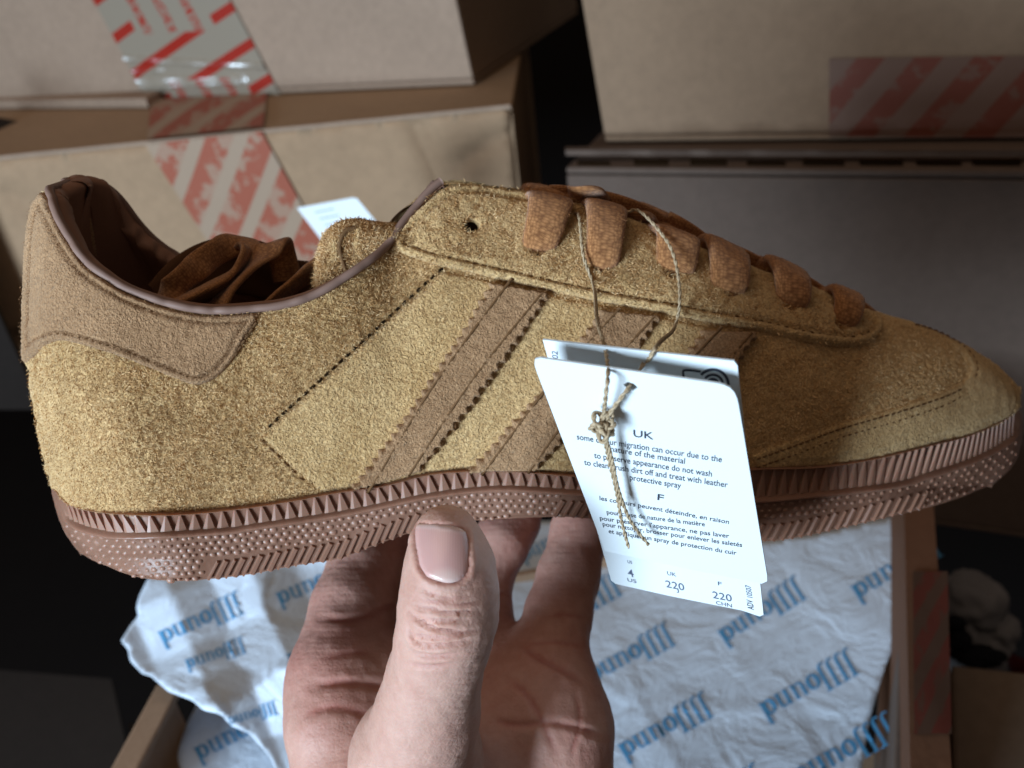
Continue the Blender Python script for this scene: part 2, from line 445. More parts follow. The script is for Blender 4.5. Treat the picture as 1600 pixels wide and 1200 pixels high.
def Hs(x, y):
    h = (_hb(x) + .0022)
    return h * rnd(x - LSO(y), 165) * rnd(RSO(y) - x, 200)
_fr = np.array([(76, 76, 297), (92, 104, 287), (111, 144, 286), (136, 178, 303), (165, 205, 336), (196, 230, 366), (241, 266, 396), (285, 303, 415), (332, 348, 432), (396, 408, 444),
                (494, 505, 428), (560, 572, 396), (625, 636, 350)], float)
def far_delta():
    rx_ = _fr[:, 0]; mr = mirror(up_s(rx_, TOP(rx_) + 1e-6)); D_ = P(_fr[:, 1], _fr[:, 2], mr[:, 1]) - mr; D_[0] = 0
    return smooth(np.c_[np.r_[rx_, 700], np.vstack([D_, [[0, 0, 0]]])], 6)
def farmap(Vn, rimx=None, vv=None):
    """the far side: the near side mirrored, its collar a little higher at the heel"""
    Vn = np.asarray(Vn, float); m_ = mirror(Vn); sm_ = far_delta()
    if rimx is None:
        x, y = px(Vn); f, t = FEA(x), TOP(x); vv = np.clip((f - y) / np.maximum(f - t, 4), 0, 1); rimx = x
    d = np.stack([np.interp(rimx, sm_[:, 0], sm_[:, k]) for k in (1, 2, 3)], -1)
    return m_ + d * (vv ** 1.7)[..., None] * (rimx > 76)[..., None]
def up_s(x, y): return P(x, y, Dmid(x, y) - H(x, y))
def so_s(x, y): return P(x, y, Dmid(x, y) - Hs(x, y))
def nrm_of(surf, e=2.5):
    def f(x, y):
        a = surf(x + e, y) - surf(x - e, y); b = surf(x, y + e) - surf(x, y - e)
        n = unit(np.cross(a, b)); s = np.where(n[..., 1:2] > 0, -1, 1); return n * s
    return f
up_n, so_n = nrm_of(up_s), nrm_of(so_s)
def sheet(surf, LF, RF, TF, BF, nu, nv, u0=0, u1=1):
    s = .5 - .5 * np.cos(np.linspace(0, np.pi, nu)); s = .55 * s + .45 * np.linspace(0, 1, nu); s = u0 + (u1 - u0) * s
    S, v = np.meshgrid(s, np.linspace(0, 1, nv), indexing='ij')
    x = 60 + S * 1500; y = None
    for _ in range(14):
        y = BF(x) + (TF(x) - BF(x)) * v
        x = .5 * x + .5 * (LF(y) + S * (RF(y) - LF(y)))
    return x, BF(x) + (TF(x) - BF(x)) * v

shoe = thing('suede_sneaker', 'golden suede sneaker with brown stripes and gum sole, held in a hand', 'shoe', so_s(400., 880.))
R1 = lambda y: np.full_like(np.asarray(y, float), 1594.5)
gx, gy = sheet(up_s, LUP, R1, TOP, FEA, 420, 110)
V = up_s(gx, gy); N = np.cross(np.gradient(V, axis=0), np.gradient(V, axis=1)); N = unit(N); N *= np.sign((N[200, 50] @ np.array([0, -1, 0])))
V = V + N * (.00030 * noise(V, 800, 3) + .00018 * noise(V, 1500, 33) + .0003 * noise(V, 130, 4))[..., None]
UPV, UPN = V, N
f1 = gridf(420, 110)
def gnorm(V):
    N = unit(np.cross(np.gradient(V, axis=0), np.gradient(V, axis=1))); return N
rimx = np.repeat(gx[:, -1:], 110, 1); vpar = np.repeat(np.linspace(0, 1, 110)[None], 420, 0)
FV = farmap(V, rimx, vpar); FN = gnorm(FV); FN *= -np.sign(FN[200, 50] @ np.array([0, -1, 0]))
nV = V.reshape(-1, 3); V2 = FV.reshape(-1, 3)
obj('upper', np.vstack([nV, V2]), np.vstack([f1, f1[:, ::-1] + len(nV)]), M['gold'], shoe)
# inner lining and the padded rim of the opening
iu = np.where(gx[:, -1] < 690)[0]
def lining(Vg, Ng):
    tpad = .0052
    Ng = Ng.copy(); k0 = 14
    n0 = Ng[k0]; n0 = n0 - (n0 @ MN.T)[:, None] * MN; n0 = unit(n0)
    for k in range(k0): Ng[k] = unit(n0 * (1 - k / k0) + Ng[k0] * (k / k0))
    o_ = Vg[:, -1]; u_ = unit(Vg[:, -1] - Vg[:, -9])
    for _ in range(6): u_[1:-1] = unit(u_[:-2] + u_[1:-1] + u_[2:])
    n_ = Ng[:, -1].copy()
    for _ in range(6): n_[1:-1] = unit(n_[:-2] + n_[1:-1] + n_[2:])
    rows = [o_ - n_ * (tpad / 2 * (1 - math.cos(ph))) + u_ * (tpad * .36 * math.sin(ph)) for ph in np.linspace(0, np.pi, 9)]
    for j in range(Vg.shape[1] - 6, 12, -5):
        k = (Vg.shape[1] - 1 - j) / Vg.shape[1]
        rows.append(Vg[:, j] - Ng[:, j] * tpad * (1 - .62 * sstep(.06, .32, k)))
    return np.stack(rows, 1), u_, n_
L, Ug, Nr = lining(UPV[iu], UPN[iu]); L2, Ug2, Nr2 = lining(FV[iu], FN[iu])
for A_ in (L, L2):
    for _ in range(30): A_[1:-1, 9:-1] = (A_[:-2, 9:-1] + A_[2:, 9:-1] + A_[1:-1, 8:-2] + A_[1:-1, 10:] + A_[1:-1, 9:-1] * 2) / 6
md_ = (L[0] + L2[0]) / 2
for k in range(6):
    w_ = 1 - k / 6; L[k] = L[k] * (1 - w_) + md_ * w_; L2[k] = L2[k] * (1 - w_) + md_ * w_
a, b = L.shape[:2]; lf = gridf(a, b); LV = L.reshape(-1, 3)
obj('lining', np.vstack([LV, L2.reshape(-1, 3)]), np.vstack([lf, lf[:, ::-1] + len(LV)]), M['lining'], shoe)
IS = np.stack([L[:, -3] + (L2[:, -3] - L[:, -3]) * t for t in np.linspace(0, 1, 8)], 1)
obj('insole', IS.reshape(-1, 3), gridf(a, 8), M['lining'], shoe)
ko = sstep(490, 600, gx[iu][:, -1])[:, None]; pe = UPV[iu][:, -1] + Ug * (.0004 + .0008 * ko) + Nr * (.0002 + .0012 * ko); pf = FV[iu][:, -1] + Ug2 * .0004 + Nr2 * .0002
full = smooth(resample(np.vstack([pf[5:][::-1], pe[5:]]), .002), 3)
obj('piping', *tube(full, .00095, 8), M['piping'], shoe)

G = np.array
# panels lying on the upper --------------------------------------------------
heelp = smooth([(74, 303), (92, 346), (111, 381), (136, 416), (165, 438), (196, 457), (241, 475), (285, 487), (332, 493), (402, 489)], 6).tolist() + \
    smooth([(406, 489), (396, 510), (383, 528), (364, 563), (336, 591), (308, 601), (279, 593), (222, 570), (177, 553), (127, 538), (95, 532), (70, 541), (50, 561), (39, 566), (37, 545)], 6).tolist() + \
    [(37.5, 520), (39, 462), (42, 390), (47, 346), (55, 318), (66, 304)]
heelp = np.array(heelp)
hp = obj('heel_patch', *patch(heelp, up_s, up_n,   .0013, 8, 4.0, groove=12, gd=.0006, mir=farmap, rough=.00012), M['brown'], shoe, label='brown suede heel patch')
st = smooth([(400, 505), (385, 527), (366, 556), (338, 581), (306, 591), (280, 583), (222, 560), (177, 543), (127, 528), (95, 522), (66, 532)], 10)
obj('stitching', *dashes(st, up_s, up_n, 11, 7, .00028, .0008, mir=None), M['thread'], hp, kind='stuff')
eyest = smooth([(616, 378), (632, 352), (664, 322), (690, 301), (712, 293), (745, 293), (800, 302), (830, 306), (900, 323), (960, 341), (1010, 358), (1060, 379), (1100, 396),
                (1150, 414), (1200, 433), (1250, 448), (1290, 464), (1340, 484), (1366, 495), (1376, 510), (1366, 530), (1345, 541), (1310, 543), (1250, 534), (1180, 518),
                (1100, 503), (1020, 487), (950, 474), (880, 460), (820, 446), (740, 428), (680, 414), (640, 401), (619, 392)], 5, True)
holes_px = [(735, 357), (838, 386), (938, 414), (1046, 422), (1138, 452), (1230, 474), (1311, 503)]
hol = [np.array([(x + 11 * math.cos(t), y + 5 * (x > 800) + 9 * math.sin(t)) for t in np.linspace(0, 2 * math.pi, 12, endpoint=False)]) for x, y in holes_px]
ey = obj('eyestay', *patch(eyest, up_s, up_n, .0021, 8, 3.7, holes=hol, groove=14, gd=.0010, rough=.00025), M['gold'], shoe)
Vm, Fm = patch(eyest, up_s, up_n, .0016, 9, 9.0)
obj('eyestay', mirror(Vm), [f[::-1] for f in Fm], M['gold'], shoe)
st = smooth([(636, 380), (650, 365), (680, 337), (712, 311)], 8)
obj('stitching', *dashes(st, up_s, up_n, 13, 9, .00028, .0013), M['thread'], ey, kind='stuff')
st = smooth([(637, 383), (680, 400), (740, 414), (820, 432), (880, 446), (950, 460), (1020, 473), (1100, 489), (1180, 504), (1250, 520), (1310, 529), (1345, 526), (1360, 510)], 8)
obj('stitching', *dashes(st, up_s, up_n, 13, 9, .00028, .0012), M['thread'], ey, kind='stuff')
for k, (x, y) in enumerate(holes_px):
    t = np.linspace(0, 2 * math.pi, 16, endpoint=False)
    y = y + 5 * (x > 800); q = P(x, y, Dmid(x, y) - H(x, y)) ; n_ = up_n(np.array(x * 1.), np.array(y * 1.))
    ring = np.array([(x + 12.5 * math.cos(a_), y + 10.5 * math.sin(a_)) for a_ in t])
    R_ = up_s(ring[:, 0], ring[:, 1]) + n_ * .00035
    obj('eyelet', np.vstack([R_, (q + n_ * .0003)[None]]), [(i, (i + 1) % 16, 16) for i in range(16)], M['void'], ey)  # black disc painted as the shade in the eyelet hole

# quarter panel with its stitched front edge
qp = np.array([(494, 467), (560, 430), (600, 401), (612, 392), (640, 404), (680, 418), (740, 432), (820, 450), (880, 464), (950, 478), (1020, 491), (1100, 507), (1150, 518),
               (1120, 600), (1090, 700), (1085, 741), (1000, 745), (893, 741), (800, 734), (733, 734), (667, 740), (600, 756), (497, 768), (408, 684), (415, 672), (498, 602), (600, 512), (690, 428), (560, 440)])
qp = np.array([(693, 424), (740, 434), (820, 452), (880, 466), (950, 480), (1020, 493), (1100, 509), (1150, 518), (1120, 600), (1090, 700), (1085, 740),
               (1000, 744), (893, 740), (800, 733), (733, 733), (667, 739), (600, 755), (500, 769), (455, 728), (411, 684), (414, 676), (498, 602), (600, 508)])
qo = obj('quarter_panel', *patch(qp, up_s, up_n, .0006, 5, 6.0, rough=.0001), M['gold'], shoe)
st = np.array([(691, 420), (600, 502), (498, 596), (412, 673)])
obj('stitching', *dashes(st, up_s, up_n, 15, 8, .00035, .0003), M['void'], qo, kind='stuff')  # black dashes painted as shade in the stitch recesses
obj('stitching', *dashes(np.array([(410, 688), (452, 730), (492, 768)]), up_s, up_n, 16, 10, .00025, .0002), M['thread'], qo, kind='stuff')

# three pinked stripes
def stripe(TL, TR, BR, BL, inl, inr, label):
    TL, TR, BR, BL = map(lambda a_: np.array(a_, float), (TL, TR, BR, BL))
    def edge(a_, b_, sgn, bow):
        n = int(np.linalg.norm(b_ - a_) / 16); out = []
        d = (b_ - a_) / np.linalg.norm(b_ - a_); nn_ = np.array([-d[1], d[0]]) * sgn
        for i in range(n):
            t0, t1 = i / n, (i + .5) / n
            for t, o_ in ((t0, -5.0), (t1, 4.5)): out.append(a_ + (b_ - a_) * t + nn_ * (o_ + bow * 4 * t * (1 - t)) + rng.randn(2) * .9)
        return out
    poly = np.array(edge(TR, BR, -1, 6) + edge(BL, TL, -1, -8))
    o_ = obj('stripe', *patch(poly, up_s, up_n, .0021, 3.0, 3.4, rough=.00015), M['brown'], shoe, label=label)
    for A_, B_, w_ in ((TL + inl, BL + inl, 1), (TR - inr, BR - inr, -1)):
        q = smooth([A_, (A_ + B_) / 2 + np.array([-6., -5.]), B_], 12)
        V_, F_ = dashes(q, up_s, up_n, 12, 9, .00030, .0020)
        obj('stitching', V_, F_, M['thread'], o_, kind='stuff')
        V_, F_ = tube(up_s(q[:, 0], q[:, 1]) + up_n(q[:, 0], q[:, 1]) * .0018, .0004, 6)
        obj('seam', V_, F_, M['thread'], o_)
    return o_, poly
s1, sp1 = stripe((770, 437), (858, 462), (652, 738), (547, 762), np.array([27, 3]), np.array([14, 0]), 'brown stripe nearest the heel')
s2, sp2 = stripe((941, 482), (1031, 497), (836, 734), (728, 734), np.array([24, 3]), np.array([12, 0]), 'middle brown stripe, partly behind the tag')
s3, sp3 = stripe((1100, 512), (1180, 524), (1012, 742), (905, 740), np.array([22, 3]), np.array([12, 0]), 'front brown stripe in shadow behind the tag')

# toe overlay that wraps round the front
TE = [(x_, float(TOP(x_)) + 3) for x_ in (1405, 1450, 1490, 1520, 1550, 1572)]
FE = [(x_, float(FEA(x_)) - 2) for x_ in (1580, 1571, 1545, 1517, 1454, 1367, 1279, 1183)]
toep = np.array(smooth([(1172, 708), (1240, 684), (1308, 661), (1400, 635), (1475, 609), (1500, 597), (1513, 580), (1508, 562), (1490, 545), (1460, 528), (1417, 513), (1385, 502)], 6).tolist() + TE + [(1586, 608), (1590, 625)] + FE)
to = obj('toe_overlay', *patch(toep, up_s, up_n, .0009, 7, 5.0, mir=mirror, rough=.00015, groove=9, gd=.0003), M['gold'], shoe)
for dy in (9, 22):
    st = smooth([(1180, 707 + dy), (1240, 686 + dy), (1308, 661 + dy), (1400, 635 + dy), (1470, 612 + dy), (1500, 600 + dy * .8)], 8)
    obj('stitching', *dashes(st, up_s, up_n, 10, 7, .00024, .0008), M['thread'], to, kind='stuff')
st = smooth([(1520, 590), (1524, 575), (1517, 557), (1496, 538), (1462, 520), (1420, 507)], 8)
obj('stitching', *dashes(st, up_s, up_n, 10, 7, .00022, .0007), M['thread'], to, kind='stuff')

# suede nap --------------------------------------------------------------------
upoly = np.array([(x_, float(TOP(x_)) + 2) for x_ in np.linspace(80, 1588, 90)] + [(x_, float(FEA(x_)) - 1) for x_ in np.linspace(1588, 88, 90)] + [(y_[0], y_[1]) for y_ in [(float(LUP(v_)) + 1.5, v_) for v_ in np.linspace(760, 300, 30)]])
def hide(q): return ~inside(q, heelp) & ~inside(q, sp1) & ~inside(q, sp2) & ~inside(q, sp3) & ~inside(q, eyest)
Vf, Tf = fuzz(upoly, up_s, up_n, 125000, .00078, .00006, comb=(.2, 0, -.4), lift=.0004, avoid=hide)
obj('suede_nap', Vf, Tf, M['fgold'], shoe, shade=False, kind='stuff')
Vf, Tf = fuzz(eyest, up_s, up_n, 30000, .00115, .00008, comb=(.1, 0, -.3), lift=.0018, stand=.75, avoid=lambda q: np.min([np.hypot(q[:, 0] - a_, (q[:, 1] - b_) * 1.2) for a_, b_ in holes_px], 0) > 13, edge_keep=17)
obj('suede_nap', Vf, Tf, M['fgold'], ey, shade=False, kind='stuff')
Vf, Tf = fuzz(heelp, up_s, up_n, 30000, .0005, .000045, comb=(0, 0, -.5), lift=.0011, edge_keep=11)
obj('suede_nap', Vf, Tf, M['fbrown'], hp, shade=False, kind='stuff')
for s_, p_ in ((s1, sp1), (s2, sp2), (s3, sp3)):
    Vf, Tf = fuzz(p_, up_s, up_n, 6500, .0005, .000045, lift=.0018)
    obj('suede_nap', Vf, Tf, M['fbrown'], s_, shade=False, kind='stuff')

# tongue: a padded tab in the opening, seen left of the eyestay
def puffy(poly, zf, th, step=6, edge=26, rough=0):
    P2, T, rings = cdt(poly, step); d = dist(P2, rings[0], True); k = np.clip(d / edge, 0, 1)
    h = th * np.sqrt(1 - (1 - k) ** 2)
    S = zf(P2[:, 0], P2[:, 1])
    nz = noise(np.c_[P2, P2[:, :1]], .05, 5) * rough
    F_ = P(P2[:, 0], P2[:, 1], S - h - nz); Bk = P(P2[:, 0], P2[:, 1], S + h)
    n = len(P2); return np.vstack([F_, Bk]), T.tolist() + [(t[0] + n, t[2] + n, t[1] + n) for t in T.tolist()]
tg = smooth([(494, 470), (491, 430), (496, 392), (508, 362), (530, 346), (556, 341), (590, 346), (625, 349), (648, 352), (660, 380), (640, 430), (590, 480), (530, 490)], 6, True)
ZT = lambda x, y: Dmid(x, y) - .0115 + (x - 494) * .00001
to_ = obj('tongue', *puffy(tg, ZT, .006, rough=.0006), M['gold'], shoe)
def tsurf(x, y):
    d = dist(np.stack([x, y], 1), tg, True); k = np.clip(d / 26, 0, 1); return P(x, y, ZT(x, y) - .006 * np.sqrt(1 - (1 - k) ** 2))
def tnrm(x, y): return nrm_of(tsurf, 3)(x, y)
Vf, Tf = fuzz(tg, tsurf, tnrm, 15000, .0013, .00007, stand=.9)
obj('suede_nap', Vf, Tf, M['fgold'], to_, shade=False, kind='stuff')
sm = smooth([(548, 440), (541, 425), (533, 400), (531, 380), (540, 362), (556, 356)], 8)
obj('seam', *tube(tsurf(sm[:, 0], sm[:, 1]) + np.array([0, -.0002, 0]), .0006, 8), M['thread'], to_)
# laces ------------------------------------------------------------------------
def ribbon(path, wdir, width, th, n=14, step=.0006):
    """flat woven band; path and wdir are key points that get smoothed"""
    K = smooth(np.hstack([path, wdir, np.asarray(width, float)[:, None]]), 14)
    p, wv_, wd = K[:, :3], K[:, 3:6], K[:, 6]
    t = unit(np.gradient(p, axis=0)); wv_ = unit(wv_ - t * (wv_ * t).sum(1, keepdims=True)); nn_ = np.cross(t, wv_)
    th_ = np.arange(n) / n * 2 * np.pi
    c, s = np.sign(np.cos(th_)) * np.abs(np.cos(th_)) ** .7, np.sign(np.sin(th_)) * np.abs(np.sin(th_)) ** .7
    V = p[:, None] + wd[:, None, None] / 2 * c[None, :, None] * wv_[:, None] + th / 2 * s[None, :, None] * nn_[:, None]
    k = len(p); ln = np.r_[0, np.cumsum(np.linalg.norm(np.diff(p, axis=0), axis=1))] / .004
    uv = np.stack([np.repeat(ln, n), np.tile(th_ / 2 / np.pi * 2, k)], 1)
    Fc = gridf(k, n, cv=True).tolist() + [list(range(n))[::-1], list(range((k - 1) * n, k * n))]
    return V.reshape(-1, 3), Fc, uv
def lace_loop(pts, far, wtop, wbot, th=.0016):
    """pts: pixel stations with a lift off the suede; far: pixel of the far eyelet, mirrored"""
    path = []; wd = []; ww = []
    n = len(pts)
    for i, (x, y, o_, wx, wy, wpx) in enumerate(pts):
        x, y = float(x), float(y); yy = max(y, float(TOP(x)) + 4)
        q = up_s(np.array(x), np.array(yy)); nn_ = up_n(np.array(x), np.array(yy))
        if y < yy: q = P(x, y, Dmid(x, yy) - H(x, yy) + (yy - y) * .00022)
        else: q = q + nn_ * o_
        path.append(q); wd.append(np.array([wx, 0.15 * wx, -wy])); ww.append(wpx * q[1] / FPX)
    fy_ = far; q = mirror(up_s(np.array(float(fy_[0])), np.array(float(fy_[1]))) + up_n(np.array(float(fy_[0])), np.array(float(fy_[1]))) * -.001)
    top = path[-1]; midp = (top + q) / 2 + np.array([0, 0, .0006])
    path += [midp, q]; wd += [wd[-1]] * 2; ww += [ww[-1], ww[-1] * .6]
    return np.array(path), np.array(wd), np.array(ww)
LK = [  # eyelet x, y; middle of the crossing on the crest x, y; slope of the row; widths in px at the eyelet and on top
    (839, 390, 858, 300, .18, 40, 84), (937, 418, 936, 308, .22, 38, 80), (1052, 427, 1034, 338, .42, 46, 96), (1134, 458, 1116, 383, .46, 42, 92), (1233, 480, 1210, 420, .46, 36, 86), (1312, 508, 1302, 463, .42, 32, 66)]
LACES = []
for ex_, ey_, tx_, ty_, sl_, w0, w1 in LK:
    pts = []
    for t, lift, wk in ((0, -.0015, .6), (.04, .0018, .95), (.20, .0036, 1.15), (.42, .0046, 1.3), (.66, .0042, 1.6), (.86, .0030, 1.9), (1., .0018, 2.)):
        k = (wk - .6) / 1.4
        pts.append((ex_ + (tx_ - ex_) * t ** .8, ey_ + (ty_ - ey_) * t, lift, 1, sl_ * min(1, .3 + t), w0 + (w1 - w0) * max(k, 0) ** .8 if wk > .6 else w0 * .8))
    LACES.append((pts, (tx_ + 12, ty_ + 34)))
M['flace'] = fibre('lace fibres', (.22, .085, .03), (.38, .16, .06), (.55, .28, .13))
def mesh_nap(V, Fc, n, length, width, parent, m_):
    F4 = np.array([f for f in Fc if len(f) == 4]); k = rng.randint(0, len(F4), n); a_, b_, c_, d_ = (V[F4[k, i]] for i in range(4))
    s_, t_ = rng.rand(n, 1), rng.rand(n, 1); S = (a_ * (1 - s_) + b_ * s_) * (1 - t_) + (d_ * (1 - s_) + c_ * s_) * t_
    N = unit(np.cross(c_ - a_, d_ - b_)); cen = V.reshape(-1, 14, 3).mean(1); ci = cen[F4[k, 0] // 14]; N *= np.sign(((S - ci) * N).sum(1, keepdims=True))
    d1 = unit(N * .6 + rng.randn(n, 3) * .7); L_ = length * (.4 + rng.rand(n, 1)); e = S + d1 * L_; wd = unit(np.cross(d1, rng.randn(n, 3))) * width
    Vn = np.stack([S - wd, S + wd, e], 1).reshape(-1, 3); return obj('lace_nap', Vn, np.arange(3 * n).reshape(-1, 3), m_, parent, shade=False, kind='stuff')
for pts, far in LACES:
    a_, b_, c_ = lace_loop(pts, far, 0, 0)
    V_, F_, uv_ = ribbon(a_, b_, c_, .0030)
    lo_ = obj('lace', V_ + .00008 * noise(V_, 900, 61)[:, None], F_, M['lace'], shoe, uv=uv_); mesh_nap(V_, F_, 2600, .0006, .00004, lo_, M['flace'])
# folded back piece of the second crossing, and lace ends tucked into the opening
def free(pts, wdirs, wpx, th=.0017, name='lace'):
    p = np.array([P(*q) for q in pts]); V_, F_, uv_ = ribbon(p, np.array(wdirs, float), np.array(wpx) , th)
    return obj(name, V_, F_, M['lace'], shoe, uv=uv_)
dm = lambda x, y, k: float(Dmid(np.array(float(x)), np.array(float(y)))) + k
free([(872, 322, dm(872, 322, -.004)), (890, 314, dm(890, 314, -.007)), (905, 306, dm(905, 306, -.010)), (922, 304, dm(922, 304, -.010)), (935, 312, dm(935, 312, -.006))],
     [(.2, -.5, .8), (.2, -.6, .7), (.1, -.8, .4), (.3, -.8, .2), (.5, -.7, 0)], [.006, .0065, .007, .007, .006])
free([(975, 350, dm(975, 350, -.005)), (990, 342, dm(990, 342, -.009)), (1004, 342, dm(1004, 342, -.009)), (1016, 352, dm(1016, 352, -.006))],
     [(.2, -.6, .7), (.1, -.8, .4), (.3, -.8, .2), (.5, -.7, 0)], [.005, .006, .006, .005])
for (a1, b1, c1, d1, *_r), (a2, b2, c2_, d2, *_q) in zip(LK[:-1], LK[1:]):
    x0, y0, x1, y1 = c1 + 4, d1 + 10, c2_ - 8, d2 + 16
    pts_ = [(x0 + (x1 - x0) * t, y0 + (y1 - y0) * t - 5 * math.sin(math.pi * t), dm(x0 + (x1 - x0) * t, y0 + (y1 - y0) * t, -.0045 - .002 * math.sin(math.pi * t))) for t in (0, .25, .5, .75, 1)]
    free(pts_, [(.2, -.75, .62)] * 5, [.0075] * 5)
free([(1318, 470, dm(1318, 470, -.003)), (1345, 484, dm(1345, 484, -.003)), (1362, 496, dm(1362, 496, -.001))], [(.2, -.75, .62)] * 3, [.006, .005, .004])
free([(246, 486, dm(246, 486, -.002)), (272, 450, dm(272, 450, -.004)), (310, 415, dm(310, 415, .0)), (352, 386, dm(352, 386, .006)), (380, 380, dm(380, 380, .008)), (388, 392, dm(388, 392, .004)), (366, 424, dm(366, 424, .0)), (318, 452, dm(318, 452, -.004)), (262, 478, dm(262, 478, -.006))],
     [(.35, -.15, .9)] * 2 + [(.35, .5, .8)] * 2 + [(.2, .9, .5)] * 2 + [(.3, .9, .55)] * 3, [.0065] * 9)
free([(330, 500, dm(330, 500, -.006)), (352, 462, dm(352, 462, -.004)), (392, 420, dm(392, 420, .0)), (422, 386, dm(422, 386, .004)), (434, 384, dm(434, 384, .008)), (442, 404, dm(442, 404, .010)), (450, 440, dm(450, 440, .008))],
     [(.8, -.3, .55)] * 3 + [(.8, .5, .5)] + [(.8, .6, .3)] * 3, [.0075] * 7)
M['lshade'] = mat('loop shade', (.10, .045, .022), .9, .1)
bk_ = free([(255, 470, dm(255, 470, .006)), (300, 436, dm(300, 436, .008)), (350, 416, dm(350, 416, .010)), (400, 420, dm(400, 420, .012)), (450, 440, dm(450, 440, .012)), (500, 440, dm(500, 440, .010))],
     [(.1, -.1, 1.)] * 6, [.010, .013, .014, .014, .012, .010], name='loop_shade')
bk_.data.materials[0] = M['lshade']  # added backing band, coloured as the shade behind the lace loops
free([(632, 368, dm(632, 368, .012)), (655, 338, dm(655, 338, .010)), (690, 312, dm(690, 312, .006))], [(.4, -.3, .8)] * 3, [.006] * 3)
free([(400, 500, dm(400, 500, -.004)), (440, 462, dm(440, 462, -.002)), (480, 430, dm(480, 430, .001)), (530, 400, dm(530, 400, .003)), (590, 375, dm(590, 375, .003))],
     [(.6, -.25, .7)] * 5, [.0075] * 5)
# outsole ----------------------------------------------------------------------
sx_, sy_ = sheet(so_s, LSO, RSO, FEA, BOT, 520, 64)
V = so_s(sx_, sy_); N = unit(np.cross(np.gradient(V, axis=0), np.gradient(V, axis=1))); N *= np.sign(N[260, 30] @ np.array([0, -1, 0]))
fe, rd, bo = FEA(sx_), RDG(sx_), BOT(sx_)
lipd = np.exp(-((sy_ - rd) / 3.6) ** 2) * .0010
band = -.0013 * sstep(fe - 1, fe + 3, sy_) * (1 - sstep(rd - 7, rd - 2, sy_))
toplip = .0006 * np.exp(-((sy_ - fe - 2) / 2.0) ** 2)
under = -.0009 * sstep(bo - 9, bo, sy_)
dsp = (lipd + band + toplip + under) * sstep(0, 30, sx_ - LSO(sy_)) * sstep(0, 20, RSO(sy_) - sx_)
V = V + N * (dsp + .00007 * noise(V, 900, 6))[..., None]
SOV, SON = V, N
f1 = gridf(520, 64); nV = V.reshape(-1, 3); n0 = len(nV)
Vb = V[:, 0]; Vb2 = mirror(Vb)
under_s = np.stack([Vb + (Vb2 - Vb) * t for t in np.linspace(0, 1, 7)], 1)
under_s[:, 1:-1] -= _up * .0012
top_s = np.stack([V[:, -1] + (mirror(V[:, -1]) - V[:, -1]) * t for t in np.linspace(0, 1, 3)], 1)
allV = np.vstack([nV, mirror(nV), under_s.reshape(-1, 3), top_s.reshape(-1, 3)])
allF = np.vstack([f1, f1[:, ::-1] + n0, gridf(520, 7) + 2 * n0, gridf(520, 3) + 2 * n0 + 520 * 7])
sole = obj('outsole', allV, allF, M['gum'], shoe)
def place(name, me, p, ax, ay, az, parent, scale=(1, 1, 1)):
    o_ = bpy.data.objects.new(name, me); C.objects.link(o_); o_.parent = parent
    mm = Matrix.Identity(4); q = W(p) - origin(parent)
    for j, (v_, s_) in enumerate(zip((ax, ay, az), scale)):
        vv = Wd(v_)
        for i in range(3): mm[i][j] = vv[i] * s_
    for i in range(3): mm[i][3] = q[i]
    o_.matrix_basis = mm
    return o_
# unit tooth: x along the sole, y up, z outwards; wide foot, pointed top
tm = bpy.data.meshes.new('tooth')
tv = [(-.5, 0, -.4), (.5, 0, -.4), (.08, 1, -.4), (-.10, 1, -.4), (-.48, 0, .80), (.48, 0, .70), (.05, .98, .35), (-.08, .98, .35), (-.14, .03, 1.0), (-.05, .9, .42)]
tf = [(4, 8, 9, 7), (8, 5, 6, 9), (9, 6, 7), (0, 1, 5, 8, 4), (1, 2, 6, 5), (2, 3, 7, 6), (3, 0, 4, 7)]
tm.from_pydata(tv, [], tf); tm.materials.append(M['tooth']); tm.update()
xs = np.linspace(88, 1590, 3000); yb = RDG(xs) - 4; pp = so_s(xs, yb); sl = np.r_[0, np.cumsum(np.linalg.norm(np.diff(pp, axis=0), axis=1))]
for s_ in np.arange(.0012, sl[-1] - .001, .0029):
    x_ = np.interp(s_, sl, xs); y_ = RDG(x_) - 4
    xa, ya = np.array(x_), np.array(y_); nn_ = so_n(xa, ya); tt = unit(so_s(xa + 2, RDG(xa + 2) - 4) - so_s(xa - 2, RDG(xa - 2) - 4))
    uu = unit(np.cross(nn_, tt)); uu = uu if uu[2] > 0 else -uu; nn_ = unit(np.cross(tt, uu)); nn_ = nn_ if nn_[1] < 0 else -nn_
    yt = FEA(x_) + 3; hgt = np.linalg.norm(so_s(xa, np.array(yt)) - so_s(xa, ya))
    place('tooth', tm, so_s(xa, ya) - nn_ * .0011, tt, uu, nn_, sole, (.0026, hgt, .00092))
